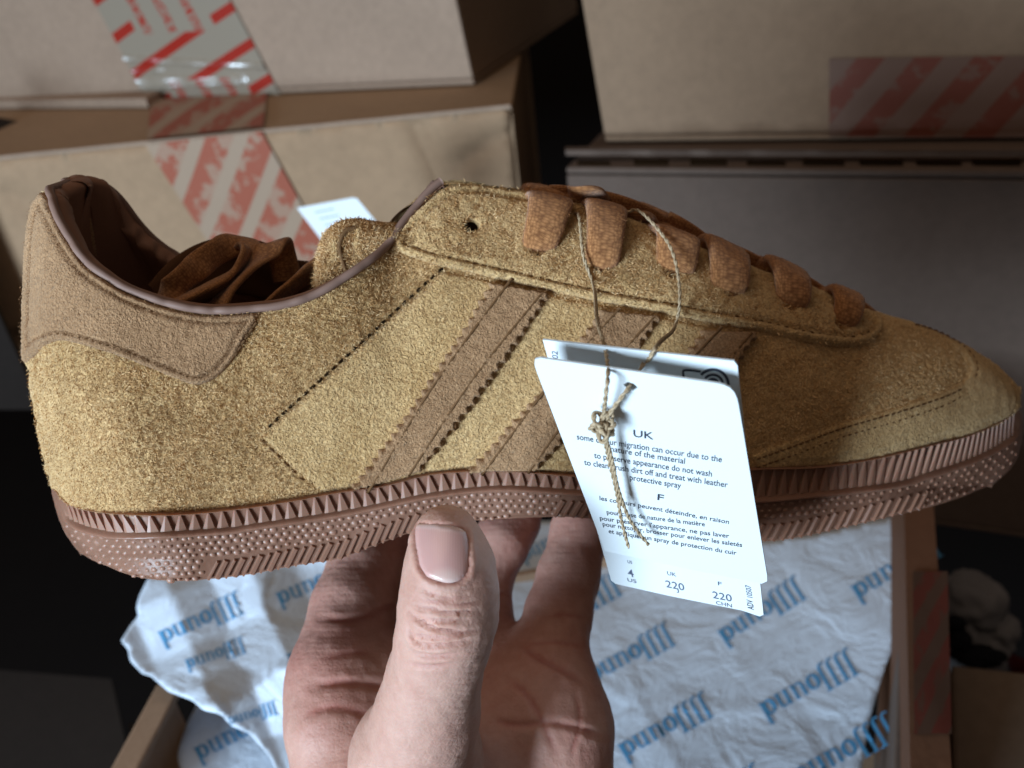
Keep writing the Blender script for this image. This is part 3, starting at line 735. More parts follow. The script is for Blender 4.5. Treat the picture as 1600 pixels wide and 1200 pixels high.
# raised bars along the lower edge
bmh = bpy.data.meshes.new('tread_bar')
bv = [(-.5, -.5, -.4), (.5, -.5, -.4), (.5, .5, -.4), (-.5, .5, -.4), (-.22, -.5, .9), (.22, -.5, .9), (.20, .45, .8), (-.20, .45, .8)]
bmh.from_pydata(bv, [], [(4, 5, 6, 7), (0, 1, 5, 4), (1, 2, 6, 5), (2, 3, 7, 6), (3, 0, 4, 7)]); bmh.materials.append(M['gum']); bmh.update()
BARS = list(np.arange(326, 655, 13.6)) + list(np.arange(866, 1440, 14.2))
for i, x_ in enumerate(BARS):
    e_ = 1.45 if i % 2 else .7
    yb_, yt_ = float(BOT(x_)) - 4, float(BOT(x_ + 15)) - 31 * (1 if x_ < 700 else .95)
    a_, b_ = so_s(np.array(x_), np.array(yb_)), so_s(np.array(x_ + 15.), np.array(yt_))
    c_ = (a_ + b_) / 2; nn_ = so_n(np.array(x_ + 7.), np.array((yb_ + yt_) / 2)); ay = unit(b_ - a_); ax = unit(np.cross(ay, nn_)); nn_ = np.cross(ax, ay)
    if nn_[1] > 0: nn_ = -nn_; ax = -ax
    place('tread_bar', bmh, c_ - nn_ * .0001, ax, ay, nn_, sole, (.00125 * e_, np.linalg.norm(b_ - a_), .00075 if i % 2 else .0009))
# pimpled rubber between ridge and edge
VV = []; FF = []; c0 = 0
for r_ in range(9):
    xs_ = np.arange(92 + (r_ % 2) * 6.5, 1590, 13.0)
    for x_ in xs_:
        top, bt = float(RDG(x_)) + 8, float(BOT(x_)) - 4
        if x_ < 124: bt = 880
        if x_ > 1548: bt = 770
        y_ = top + 9.0 * r_ + rng.randn() * .5
        lim = bt - (30 if (314 < x_ < 668 or 880 < x_ < 1440) else 0)
        if y_ > lim or x_ < LSO(y_) + 3 or x_ > RSO(y_) - 3: continue
        xa, ya = np.array(x_ + rng.randn() * 1.1), np.array(y_ + rng.randn() * .6); q = so_s(xa, ya); nn_ = so_n(xa, ya); nn_ = unit(nn_)
        tt = unit(np.cross(nn_, [0, .2, 1.])); uu = np.cross(tt, nn_); s_ = .00086 * (1 + .15 * rng.randn())
        q = q - nn_ * .0001
        VV += [q + tt * s_ * a_ + uu * s_ * .75 * b_ for a_, b_ in ((-1, 0), (-.5, -.9), (.6, -.9), (1, 0), (.5, .9), (-.6, .9))] + [q + nn_ * .00042 + tt * s_ * a_ * .4 + uu * s_ * b_ * .35 for a_, b_ in ((-1, -1), (1, -1), (1, 1), (-1, 1))]
        FF += [[c0 + k for k in f] for f in ((0, 1, 6), (1, 2, 7, 6), (2, 3, 7), (3, 4, 8, 7), (4, 5, 9, 8), (5, 0, 6, 9), (6, 7, 8, 9))]; c0 += 10
obj('pimples', np.array(VV), FF, M['tooth'], sole, kind='stuff')

# ================================================================== THE SWING TAG
def card_basis(TL, TR, BR, BL, d0):
    r = lambda p: P(p[0], p[1], 1.)
    A_ = np.stack([-r(TR), r(BR), -r(BL)], 1); d = np.linalg.solve(A_, -r(TL) * d0)
    p = r(TL) * d0; U = r(TR) * d[0] - p; Vv = r(BL) * d[2] - p
    n = unit(np.cross(U, Vv)); n = n if n[1] < 0 else -n
    return p, U, Vv, n
def on_plane(pl, x, y, lift=0):
    p, U, Vv, n = pl; r = P(np.asarray(x, float), np.asarray(y, float), 1.); t = (p @ n) / (r @ n)
    return r * np.asarray(t)[..., None] + n * lift
FC = card_basis((831, 557.5), (1147, 603), (1201, 914), (946, 862), .1455)
BC = card_basis((848, 531), (1152, 565), (1193, 965), (956, 911), .1515)
def card(name, outline, pl, th, parent, holes=(), label=None):
    P2, T, rings = cdt(outline, 10, holes=holes)
    V1 = on_plane(pl, P2[:, 0], P2[:, 1]); V2 = V1 - pl[3] * th; n = len(V1)
    Fc = [tuple(t) for t in T.tolist()] + [(t[0] + n, t[2] + n, t[1] + n) for t in T.tolist()]
    for a_, b_ in rim_edges(T): Fc.append((b_, a_, a_ + n, b_ + n))
    return obj(name, V1, [], M['card'], parent) if False else obj(name, np.vstack([V1, V2]), Fc, M['card'], parent, shade=False, label=label)
tag = thing('swing_tag', 'white double swing tag with care text hanging by twine over the shoe side', 'tag', P(985, 600, .16))
fo = smooth([(945, 861), (890, 716), (836, 574), (834, 563), (841, 559), (849, 560)], 5).tolist() + smooth([(980, 579), (1127, 600), (1143, 606), (1150, 620)], 5).tolist() + smooth([(1161, 673), (1180, 785), (1199, 902), (1199, 908), (1192, 913)], 4).tolist() + [(1070, 888)]
fo = np.array([(945, 861), (890, 716), (836, 574)] + [(834, 564), (837, 560), (842, 559)] + [(850, 560.2), (980, 578.9), (1122, 599.3)] + [(1135, 602.5), (1144, 608), (1150, 617), (1153, 627)] + [(1161, 673), (1199, 902), (1199, 908), (1192, 912.5), (1070, 888)])
hole = np.array([(985.5 + 11.5 * math.cos(t) + 1.5 * math.sin(t), 603.5 + 2.5 * math.cos(t) + 6.5 * math.sin(t)) for t in np.linspace(0, 2 * math.pi, 20, endpoint=False)])
fcard = card('front_card', fo, FC, .0004, tag, holes=[hole])
bcard = card('back_card', np.array([(848, 531), (1000, 548), (1149, 564.6), (1152, 568), (1154, 590), (1193, 961), (1192, 965), (1160, 954), (1050, 932), (956, 911)]), BC, .0004, tag)
def text(s, x0, y0, x1, y1, hpx, pl, parent, m_, lift=.00006, name='printed_text', bold=.008):
    cu = bpy.data.curves.new('t', 'FONT'); cu.body = s; cu.size = 1; cu.offset = bold; cu.resolution_u = 3
    to = bpy.data.objects.new('t', cu); C.objects.link(to)
    dg = bpy.context.evaluated_depsgraph_get(); me = bpy.data.meshes.new_from_object(to.evaluated_get(dg))
    n = len(me.vertices); co = np.empty(n * 3); me.vertices.foreach_get('co', co); co = co.reshape(-1, 3)
    Fc = [tuple(p.vertices) for p in me.polygons]
    bpy.data.objects.remove(to); bpy.data.meshes.remove(me); bpy.data.curves.remove(cu)
    lo, hi = co[:, 0].min(), co[:, 0].max()
    A_, B_ = on_plane(pl, x0, y0), on_plane(pl, x1, y1); e1 = B_ - A_; L_ = np.linalg.norm(e1); e1 = e1 / L_
    e2 = np.cross(e1, pl[3]); e2 = e2 if e2[2] > 0 else -e2
    hm = hpx * A_[1] / FPX
    V_ = A_ + (co[:, :1] - lo) / (hi - lo) * L_ * e1 + co[:, 1:2] / .72 * hm * e2 + pl[3] * lift
    return obj(name, V_, Fc, m_, parent, shade=False)
HT = 14.5
text('UK', 989.9, 681.8, 1021.3, 686.5, 17, FC, fcard, M['ink'], bold=.012)
for s_, a_, b_, c_, d_ in (('some colour migration can occur due to the', 901.7, 686.2, 1127.6, 722),
                           ('nature of the material', 954, 705, 1070, 724.6),
                           ('to preserve appearance do not wash', 928.5, 715.2, 1112.2, 744.6),
                           ('to clean brush dirt off and treat with leather', 913, 726, 1136.8, 761.6),
                           ('protective spray', 984, 749.6, 1064, 762.8)):
    text(s_, a_, b_, c_, d_, HT, FC, fcard, M['ink'])
text('F', 1027, 780.6, 1037, 782.6, 16, FC, fcard, M['ink'], bold=.012)
for s_, a_, b_, c_, d_ in (('les couleurs peuvent déteindre, en raison', 937, 781, 1138.7, 818.6),
                           ('pour cause de nature de la matière', 948.5, 803, 1101.5, 822.2),
                           ("pour préserver l'apparance, ne pas laver", 937.7, 812.2, 1139.5, 840.6),
                           ('pour nettoyer, brosser pour enlever les saletés', 942, 821.5, 1159.5, 854.5),
                           ('et appliquer un spray de protection du cuir', 951.2, 832.5, 1150.5, 867)):
    text(s_, a_, b_, c_, d_, HT - 2.8, FC, fcard, M['ink'])
for s_, x_, y_, w_, h_ in (('US', 981, 879.5, 7, 8), ('4', 982, 900, 9, 20), ('US', 981, 908, 14, 9), ('UK', 1043, 898, 14, 10), ('220', 1041, 917, 29, 19), ('J', 1057, 924, 4, 8),
                           ('F', 1122, 914, 6, 10), ('220', 1114, 934, 30, 19), ('CHN', 1119, 944, 25, 10)):
    text(s_, x_, y_, x_ + w_, y_ + w_ * .2, h_, BC, bcard, M['greyink'], name='printed_number')
def rot_text(s, x0, y0, x1, y1, hpx, pl, parent, m_):
    o_ = text(s, x0, y0, x1, y1, hpx, pl, parent, m_, name='printed_number'); return o_
rot_text('02', 872, 561, 871, 549, 10, BC, bcard, M['greyink'])
rot_text('10507', 1176, 934, 1173, 915, 9, BC, bcard, M['greyink']); rot_text('ADV', 1178, 953, 1176, 938, 10, BC, bcard, M['ink'])
def strip2(path, wpx, pl, parent, m_, name='symbol', lift=.00006):
    q = np.asarray(path, float); t = unit(np.gradient(q, axis=0)); n_ = np.stack([-t[:, 1], t[:, 0]], 1) * wpx / 2
    a_, b_ = q - n_, q + n_; V_ = np.vstack([on_plane(pl, a_[:, 0], a_[:, 1], lift), on_plane(pl, b_[:, 0], b_[:, 1], lift)]); k = len(q)
    return obj(name, V_, [(i, i + 1, k + i + 1, k + i) for i in range(k - 1)], m_, parent, shade=False)
strip2(smooth([(1069, 592), (1067.5, 581), (1070, 578.3), (1080, 578.5), (1095, 580.5)], 5), 3.6, BC, bcard, M['ink'])
for r_, w_ in ((8, 5), (15.5, 4), (24, 4.5)):
    q = [(1114 + r_ * math.cos(t) * 1.0, 600 + r_ * math.sin(t) * .95) for t in np.linspace(-2.45, .35, 16)]
    strip2(q, w_, BC, bcard, M['ink'], lift=.00006 + r_ * 1e-7)

# twine: from under the laces to the knot in front of the card
def sp(x, y, k): q = up_s(np.array(float(x)), np.array(float(y))); return q + up_n(np.array(float(x)), np.array(float(y))) * k
kn = on_plane(FC, 949, 640, .0035)
p1 = np.array([sp(892, 338, -.001), sp(897, 350, .0035), sp(905, 411, .004), sp(921, 457, .0045), P(933, 498, .158), P(946, 545, .148), P(950, 582, .1415), P(947, 612, .1402), kn + [0, 0, .001]])
obj('twine', *twisted(smooth(p1, 12), .00038, .0038), M['twine'], tag)
p2 = np.array([sp(968, 345, .001), sp(980, 352, .0045), sp(1000, 371, .0055), sp(1027, 406, .0060), sp(1042, 440, .0055), sp(1047, 482, .0055), sp(1039, 520, .006), on_plane(BC, 1024, 549, -.002), on_plane(BC, 1004, 580, -.0012)])
obj('twine', *twisted(smooth(p2, 12), .00038, .0038), M['twine'], tag)
p3 = np.array([on_plane(FC, 998, 596, -.0045), on_plane(FC, 988, 603, -.0012), on_plane(FC, 983, 602, .0009), on_plane(FC, 976, 606, .0020), on_plane(FC, 964, 620, .0026), kn + [.0005, 0, .0008]])
obj('twine', *twisted(smooth(p3, 12), .00038, .0038), M['twine'], tag)
tt_ = np.linspace(0, 2 * np.pi, 90, endpoint=True)
kr = .00105
kp = np.stack([kr * (np.sin(tt_) + 1.75 * np.sin(2 * tt_)) * .62, kr * 1.0 * np.sin(3 * tt_) * .9, kr * (np.cos(tt_) - 1.75 * np.cos(2 * tt_)) * 1.05], 1)
obj('knot', *join(twisted(kp + kn, .00048, .0035), twisted(kp[:, [2, 1, 0]] * .8 + kn + [.0002, -.0003, -.0006], .00046, .0035)), M['twine'], tag)
for e_, mid in (((987, 835), [(956, 690), (968, 745), (976, 795)]), ((1018, 831), [(961, 690), (972, 745), (990, 795)]), ((975, 770), [(958, 680), (965, 720), (970, 750)])):
    q = [kn - [0, 0, .001]] + [on_plane(FC, a_, b_, .0034 - i * .0002) for i, (a_, b_) in enumerate(mid)] + [on_plane(FC, e_[0], e_[1], .0032)]
    obj('twine_end', *twisted(smooth(np.array(q), 12), .00035, .0036), M['twine'], tag)

# ================================================================== THE HAND
def surface_nets(fn, lo, hi, h):
    n = np.ceil((hi - lo) / h).astype(int) + 1
    ax = [lo[i] + h * np.arange(n[i]) for i in range(3)]
    X = np.stack(np.meshgrid(*ax, indexing='ij'), -1); D = fn(X.reshape(-1, 3)).reshape(n)
    s = D < 0
    c = np.zeros(tuple(n - 1), int)
    acc = np.zeros(tuple(n - 1) + (3,)); cnt = np.zeros(tuple(n - 1))
    offs = [(a, b, c_) for a in (0, 1) for b in (0, 1) for c_ in (0, 1)]
    def sub(A, o): return A[o[0]:o[0] + n[0] - 1, o[1]:o[1] + n[1] - 1, o[2]:o[2] + n[2] - 1]
    for ax_ in range(3):
        for o in offs:
            if o[ax_]: continue
            o2 = list(o); o2[ax_] = 1
            d1, d2 = sub(D, o), sub(D, o2); m_ = (d1 < 0) != (d2 < 0)
            t = np.where(m_, d1 / np.where(m_, d1 - d2, 1), 0)
            p = np.zeros(acc.shape); p[...] = o; p[..., ax_] += t
            acc += p * m_[..., None]; cnt += m_
    act = cnt > 0; idx = -np.ones(act.shape, int); idx[act] = np.arange(act.sum())
    cell = np.argwhere(act); V = lo + h * (cell + acc[act] / cnt[act][:, None])
    Fc = []
    for ax_ in range(3):
        o1, o2 = [(1, 2), (2, 0), (0, 1)][ax_]
        sl1 = [slice(1, -1)] * 3; sl1[ax_] = slice(0, n[ax_] - 1)
        A_ = s[tuple(sl1)]; sl2 = list(sl1); sl2[ax_] = slice(1, n[ax_]); B_ = s[tuple(sl2)]
        ch = np.argwhere(A_ != B_)
        if len(ch) == 0: continue
        base_ = ch.copy(); 
        for k in (o1, o2): base_[:, k] += 1
        def cellidx(d1, d2):
            q = base_.copy(); q[:, o1] -= d1; q[:, o2] -= d2; return idx[q[:, 0], q[:, 1], q[:, 2]]
        f = np.stack([cellidx(1, 1), cellidx(0, 1), cellidx(0, 0), cellidx(1, 0)], 1)
        fl = A_[tuple(ch.T)]; f[~fl] = f[~fl][:, ::-1]
        Fc.append(f)
    return V, np.vstack(Fc)
def chain(pts): return [(P(x, y, d), r * d / FPX) for x, y, d, r in pts]
FING = [
    chain([(696, 838, .1600, 50), (702, 880, .1590, 64), (703, 925, .1590, 69), (700, 965, .1600, 71), (690, 1010, .1640, 69), (677, 1062, .1700, 70), (668, 1112, .176, 76)]),   # thumb
    chain([(668, 1112, .176, 76), (650, 1185, .186, 100), (660, 1290, .198, 130), (700, 1420, .215, 150)]),
    chain([(596, 775, .262, 40), (582, 830, .255, 46), (566, 890, .246, 52), (548, 950, .237, 60), (535, 1010, .229, 62), (528, 1062, .222, 68)]),   # index
    chain([(665, 770, .268, 42), (662, 840, .262, 46), (664, 900, .252, 48), (672, 970, .242, 52), (680, 1050, .232, 62)]),  # middle
    chain([(812, 770, .262, 38), (800, 815, .256, 41), (782, 850, .250, 42), (757, 900, .246, 42), (752, 960, .240, 45), (758, 1040, .230, 58)]),   # ring
    chain([(925, 770, .250, 38), (906, 830, .243, 43), (888, 900, .236, 46), (872, 960, .230, 50), (860, 1020, .224, 55), (852, 1090, .218, 70)]),   # little
    chain([(528, 1062, .222, 68), (524, 1140, .214, 72), (560, 1240, .212, 100), (640, 1400, .215, 140)]),
    chain([(680, 1050, .232, 62), (680, 1150, .226, 85), (700, 1300, .222, 120)]),
    chain([(758, 1040, .230, 58), (760, 1130, .224, 80), (740, 1280, .222, 110)]),
    chain([(852, 1090, .218, 66), (866, 1150, .213, 82), (850, 1260, .213, 105), (770, 1400, .215, 140)]),
    chain([(600, 1120, .224, 70), (860, 1130, .222, 72)]),
    chain([(530, 1075, .224, 60), (680, 1060, .232, 60), (760, 1060, .232, 58), (850, 1085, .222, 62)]),
    chain([(600, 1230, .218, 95), (820, 1230, .216, 95)]),
]
def cap(X, a_, ra, b_, rb):
    d = b_ - a_; L_ = d @ d; t = np.clip(((X - a_) @ d) / L_, 0, 1); r = ra + (rb - ra) * t
    return np.linalg.norm(X - a_ - t[:, None] * d, axis=1) - r
def smin(a_, b_, k):
    h = np.clip(k - np.abs(a_ - b_), 0, None) / k; return np.minimum(a_, b_) - h * h * k * .25
def handf(X):
    groups = []
    for g in FING:
        r = None
        for (a_, ra), (b_, rb) in zip(g[:-1], g[1:]):
            q = cap(X, a_, ra, b_, rb); r = q if r is None else smin(r, q, .0035)
        groups.append(r)
    r = groups[6]
    for q in groups[7:]: r = smin(r, q, .012)
    for i in (2, 3, 4, 5): r = smin(r, groups[i], .0045)
    r = smin(r, groups[1], .010)
    return smin(r, groups[0], .0045)
lo = np.array([-.062, .138, -.118]); hi = np.array([.040, .285, -.018])
HVs, HF = surface_nets(handf, lo, hi, .00064)
def fnorm(V, Fc):
    a_, b_, c_, d_ = (V[Fc[:, i]] for i in range(4)); n_ = np.cross(c_ - a_, d_ - b_); N_ = np.zeros_like(V)
    for i in range(4): np.add.at(N_, Fc[:, i], n_)
    return unit(N_)
# relax a little
for _ in range(7):
    s_ = np.zeros_like(HVs); c_ = np.zeros(len(HVs))
    for i in range(4):
        for j in (1, 3): np.add.at(s_, HF[:, i], HVs[HF[:, (i + j) % 4]]); np.add.at(c_, HF[:, i], 1)
    HVs = HVs * .5 + .5 * s_ / c_[:, None]
HN = fnorm(HVs, HF)
if (HN * (HVs - HVs.mean(0))).sum() < 0: HF = HF[:, ::-1]; HN = -HN
hx, hy = px(HVs); front = sstep(-.05, .3, -HN[:, 1]); q2 = np.stack([hx, hy], 1)
redness = np.zeros(len(HVs)); disp = np.zeros(len(HVs))
isth = HVs[:, 1] < .186
def crease(line, wpx, depth, red, mask):
    global disp, redness
    l_ = smooth(line, 6); lo_, hi_ = l_.min(0) - 30, l_.max(0) + 30
    k = np.where((q2 > lo_).all(1) & (q2 < hi_).all(1) & mask)[0]
    if len(k) == 0: return
    d_ = dist(q2[k], l_)
    fade = sstep(0, 34, np.minimum(np.hypot(*(q2[k] - l_[0]).T), np.hypot(*(q2[k] - l_[-1]).T)) + 6)
    e_ = np.exp(-(d_ / wpx) ** 2) * fade; disp[k] -= depth * e_ * front[k]; disp[k] += depth * .30 * np.exp(-((d_ - wpx * 2.4) / (wpx * 1.5)) ** 2) * front[k] * fade
    redness[k] = np.maximum(redness[k], red * e_)
for l_, dd in (([(640, 955), (665, 975), (697, 985), (722, 981)], .0005), ([(637, 975), (646, 1000), (670, 1008), (700, 1006), (740, 998)], .00045), ([(645, 945), (672, 950), (705, 958), (750, 955)], .00035),
               ([(655, 920), (680, 930), (706, 936), (735, 934)], .00025), ([(650, 933), (690, 942), (745, 944)], .00022), ([(640, 1018), (675, 1026), (720, 1022)], .0003), ([(640, 990), (680, 996), (745, 984)], .00028),
               ([(633, 1035), (668, 1042), (712, 1036)], .0002), ([(655, 968), (690, 970), (730, 968)], .0003)):
    crease(l_, 2.7, dd * 2.6, .42, isth)
nailp = smooth([(650, 822), (668, 817), (700, 820), (724, 828), (731, 842), (733, 870), (731, 893), (720, 906), (702, 911), (682, 907), (665, 899), (655, 882), (650, 852)], 5, True)
kk = np.where(isth & (np.hypot(hx - 692, hy - 865) < 80))[0]
dn = dist(q2[kk], nailp, True); inn = inside(q2[kk], nailp)
disp[kk] -= np.where(inn, .0006, 0) * front[kk]
disp[kk] += np.where(inn, 0, .00045 * np.exp(-((dn - 7) / 5) ** 2)) * front[kk] * sstep(815, 835, hy[kk])
redness[kk] = np.maximum(redness[kk], .5 * np.exp(-(dn / 4.5) ** 2))
for l_, w_, dd in (([(807, 1006), (850, 1032), (885, 1050), (918, 1070)], 4, .0011), ([(765, 1125), (810, 1133), (870, 1130), (942, 1150)], 4, .0010), ([(490, 1072), (540, 1066), (600, 1074), (640, 1080)], 5, .0011),
                 ([(505, 966), (550, 968), (590, 956), (630, 945)], 4, .0009), ([(500, 1030), (545, 1020), (590, 1022)], 5, .0005), ([(748, 930), (770, 925), (800, 932)], 3, .0008), ([(850, 965), (880, 960), (925, 968)], 3, .0004),
                 ([(820, 1008), (860, 1003), (915, 1010)], 3, .0005), ([(470, 1120), (520, 1105), (590, 1120)], 5, .0005), ([(790, 1060), (830, 1095), (870, 1180)], 4, .0006), ([(900, 1080), (905, 1130), (890, 1190)], 3, .0003)):
    crease(l_, w_ * 1.15, dd * .6, .42, ~isth)
disp += .00012 * noise(HVs, 260, 8) + .00009 * noise(HVs, 700, 9)
# fine parallel skin lines across thumb and finger roots
disp += .00003 * np.sin(hy * .75 + 3 * noise(HVs, 90, 3)) * front
redness += .35 * (noise(HVs, 55, 21) * .5 + .25) * (~isth) + .10 * (noise(HVs, 60, 22)) + .12 * noise(HVs, 170, 23)
redness += np.where(~isth, .22, 0)
redness = np.clip(redness, 0, 1)
HVd = HVs + HN * disp[:, None]
ms = M['skin'] = mat('skin', (.5, .3, .24), .56, .35, Subsurface_Weight=.25, Subsurface_Scale=.004)
B(ms).inputs['Subsurface Radius'].default_value = (1, .32, .18)
at = nd(ms, 'ShaderNodeAttribute', attribute_name='flush'); 
c_ = mixc(ms, at.outputs['Fac'], (.50, .285, .22), (.36, .085, .065))
c_ = mixc(ms, .22, c_, ramp(ms, tex_noise(ms, 300, 5, .7), [(.3, (.30, .15, .11)), (.7, (.64, .44, .36))]))
lk(ms, c_, B(ms).inputs['Base Color'])
vo = nd(ms, 'ShaderNodeTexVoronoi', feature='DISTANCE_TO_EDGE'); vo.inputs['Scale'].default_value = 900; lk(ms, nd(ms, 'ShaderNodeTexCoord').outputs['Object'], vo.inputs['Vector'])
lk(ms, bump(ms, vo.outputs['Distance'], .38, .00025, bump(ms, tex_noise(ms, 420, 6, .75), .38, .0005)), B(ms).inputs['Normal'])
hand = obj('hand', HVd, HF, ms)
# origin of the hand at the wrist
hb_ = W(P(700, 1300, .21)); me = hand.data; co = np.empty(len(me.vertices) * 3); me.vertices.foreach_get('co', co); me.vertices.foreach_set('co', (co.reshape(-1, 3) - hb_).ravel()); hand.location = hb_
att = me.attributes.new('flush', 'FLOAT', 'POINT'); att.data.foreach_set('value', redness.astype(np.float32))
setp(hand, 'bare left hand pinching the shoe sole, thumb in front and fingers behind', 'hand')
bvh = BVHTree.FromPolygons([tuple(v) for v in HVd], [tuple(map(int, f)) for f in HF])
def hsurf(x, y):
    out = []
    for a_, b_ in zip(np.ravel(x), np.ravel(y)):
        r = P(a_, b_, 1.); r = r / np.linalg.norm(r); h_ = bvh.ray_cast(Vector((0, 0, 0)), Vector(r)); out.append(h_[0] if h_[0] is not None else Vector(P(a_, b_, .155)))
    return np.array(out)
P2, T, rings = cdt(nailp, 4.5); 
# nail: smooth arched plate
S0 = hsurf(P2[:, 0], P2[:, 1]); A_ = np.c_[np.ones(len(P2)), P2[:, 0] - 692, P2[:, 1] - 865, (P2[:, 0] - 692) ** 2, (P2[:, 1] - 865) ** 2, (P2[:, 0] - 692) * (P2[:, 1] - 865)]
cf = np.linalg.lstsq(A_, S0[:, 1], rcond=None)[0]; dd = A_ @ cf - .00085 + 1.0e-7 * (P2[:, 0] - 692) ** 2
d_ = dist(P2, rings[0], True); dd = dd + .00045 * (1 - np.clip(d_ / 5, 0, 1)) ** 2
Vn = P(P2[:, 0], P2[:, 1], dd); n_ = len(Vn); Fn = [tuple(t) for t in T.tolist()]
Vn = np.vstack([Vn, P(P2[:, 0], P2[:, 1], dd + .0008)])
for a_, b_ in rim_edges(T): Fn.append((b_, a_, a_ + n_, b_ + n_))
mn = M['nail'] = mat('fingernail', (.56, .36, .33), .22, .5, Subsurface_Weight=.3, Subsurface_Scale=.003, Coat_Weight=.2)
B(mn).inputs['Subsurface Radius'].default_value = (1, .5, .4)
B(mn).inputs['Coat Roughness'].default_value = .2
wv = nd(mn, 'ShaderNodeTexWave', bands_direction='X'); wv.inputs['Scale'].default_value = 700; wv.inputs['Distortion'].default_value = 1.5; lk(mn, nd(mn, 'ShaderNodeTexCoord').outputs['Object'], wv.inputs[0])
lk(mn, bump(mn, wv.outputs['Fac'], .06, .0003), B(mn).inputs['Normal'])
lun = nd(mn, 'ShaderNodeAttribute', attribute_name='pale'); lk(mn, mixc(mn, lun.outputs['Fac'], (.55, .32, .285), (.64, .45, .40)), B(mn).inputs['Base Color'])
no = obj('fingernail', Vn, Fn, mn, hand)
pal = np.r_[np.clip(1 - np.hypot((P2[:, 0] - 696) / 34, (P2[:, 1] - 908) / 24), 0, 1) * 1.6, np.zeros(n_)] + np.r_[.9 * (1 - sstep(819, 827, P2[:, 1] - (P2[:, 0] - 650) * .12)), np.zeros(n_)]
no.data.attributes.new('pale', 'FLOAT', 'POINT').data.foreach_set('value', np.clip(pal, 0, 1).astype(np.float32))

# ================================================================== BACKGROUND
UPW = RX[2]                                    # world up, seen in the viewing frame
def at_height(x, y, h):
    """point of a level plane, h metres above the lens, under a pixel"""
    r = P(np.asarray(x, float), np.asarray(y, float), 1.); t = h / (r @ UPW); return r * np.asarray(t)[..., None]

# tissue paper -----------------------------------------------------------------
paper = thing('tissue_paper', 'crumpled white tissue paper with blue upside-down lettering beneath the hand', 'paper', at_height(900, 1100, -.32))
_cr = [(rng.rand() * math.pi, 7 + 16 * rng.rand(), rng.rand()) for _ in range(7)]
def crumple(q, n, seed):
    """sharp-edged folds: bent fold lines in many directions"""
    r = 0
    u, v_ = q @ RX[0], q @ RX[1]; wx, wy = .02 * noise(q, 18, seed), .02 * noise(q, 18, seed + 9)
    for k, (a_, f_, ph) in enumerate(_cr[:n]):
        t = ((u + wx) * math.cos(a_ + seed) + (v_ + wy) * math.sin(a_ + seed)) * f_ + ph
        r = r + (2 * np.abs(t % 1 - .5)) ** 1.15 / f_ * 8 * (.35 + .65 * (noise(q, 12, seed + 20 + k) > -.1))
    return r / n
def psurf(h, amp, f, seed, tilt=0.):
    def s(x, y):
        q = at_height(x, y, h); n_ = amp * (noise(q, f, seed) + 2.0 * crumple(q, 6, seed))
        rr = unit(q); return q - rr * (n_ + tilt * (1200 - np.asarray(y, float)) / 400)[..., None]
    return s
main = smooth([(745, 820), (900, 815), (1100, 842), (1250, 838), (1414, 806), (1412, 860), (1404, 930), (1398, 1000), (1384, 1040), (1370, 1085), (1356, 1140), (1345, 1215)], 5).tolist() + \
    [(1300, 1330), (700, 1400), (330, 1330)] + smooth([(300, 1240), (278, 1190), (285, 1150), (300, 1115), (330, 1070), (420, 1010), (520, 960), (640, 900)], 5).tolist()
main = np.array(main)
ps1 = psurf(-.32, .0045, 9, 31)
ms_ = obj('paper_sheet', *patch(main, ps1, nrm_of(ps1, 3), .0003, 3, 9, skirt=-.0002), M['tissue'], paper)
flap = np.array([(232, 902), (218, 930), (213, 948), (216, 962), (203, 978), (189, 1001), (200, 1014), (203, 1032), (222, 1052), (236, 1056), (262, 1080), (300, 1094), (318, 1110), (345, 1116), (362, 1134), (390, 1146), (420, 1180), (436, 1212), (470, 1260),
                 (540, 1290), (600, 1200), (640, 1060), (660, 900), (640, 850), (560, 845), (450, 868), (340, 885), (290, 897)], float)
def ps2(x, y):
    x = np.asarray(x, float); y = np.asarray(y, float); q = at_height(x, y, -.285)
    d1 = (x - 225) * .42 - (y - 1010) * -.91
    # main folds: lines in the sheet where it bends
    f = .010 * np.abs(((x * .38 + y * .92 - 1045) / 90 + 1) % 2 - 1) + .006 * np.abs(((x * .93 - y * .36 + 20) / 66 + 1) % 2 - 1)
    f += .003 * noise(q, 30, 41) + .024 * crumple(q, 7, 5)
    return q - unit(q) * (f + .010 * (1100 - y) / 300)[..., None]
fs_ = obj('paper_flap', *patch(flap, ps2, nrm_of(ps2, 3), .0003, 3, 6.5, skirt=-.0002), M['tissue'], paper, label='brighter folded-over corner of the paper')
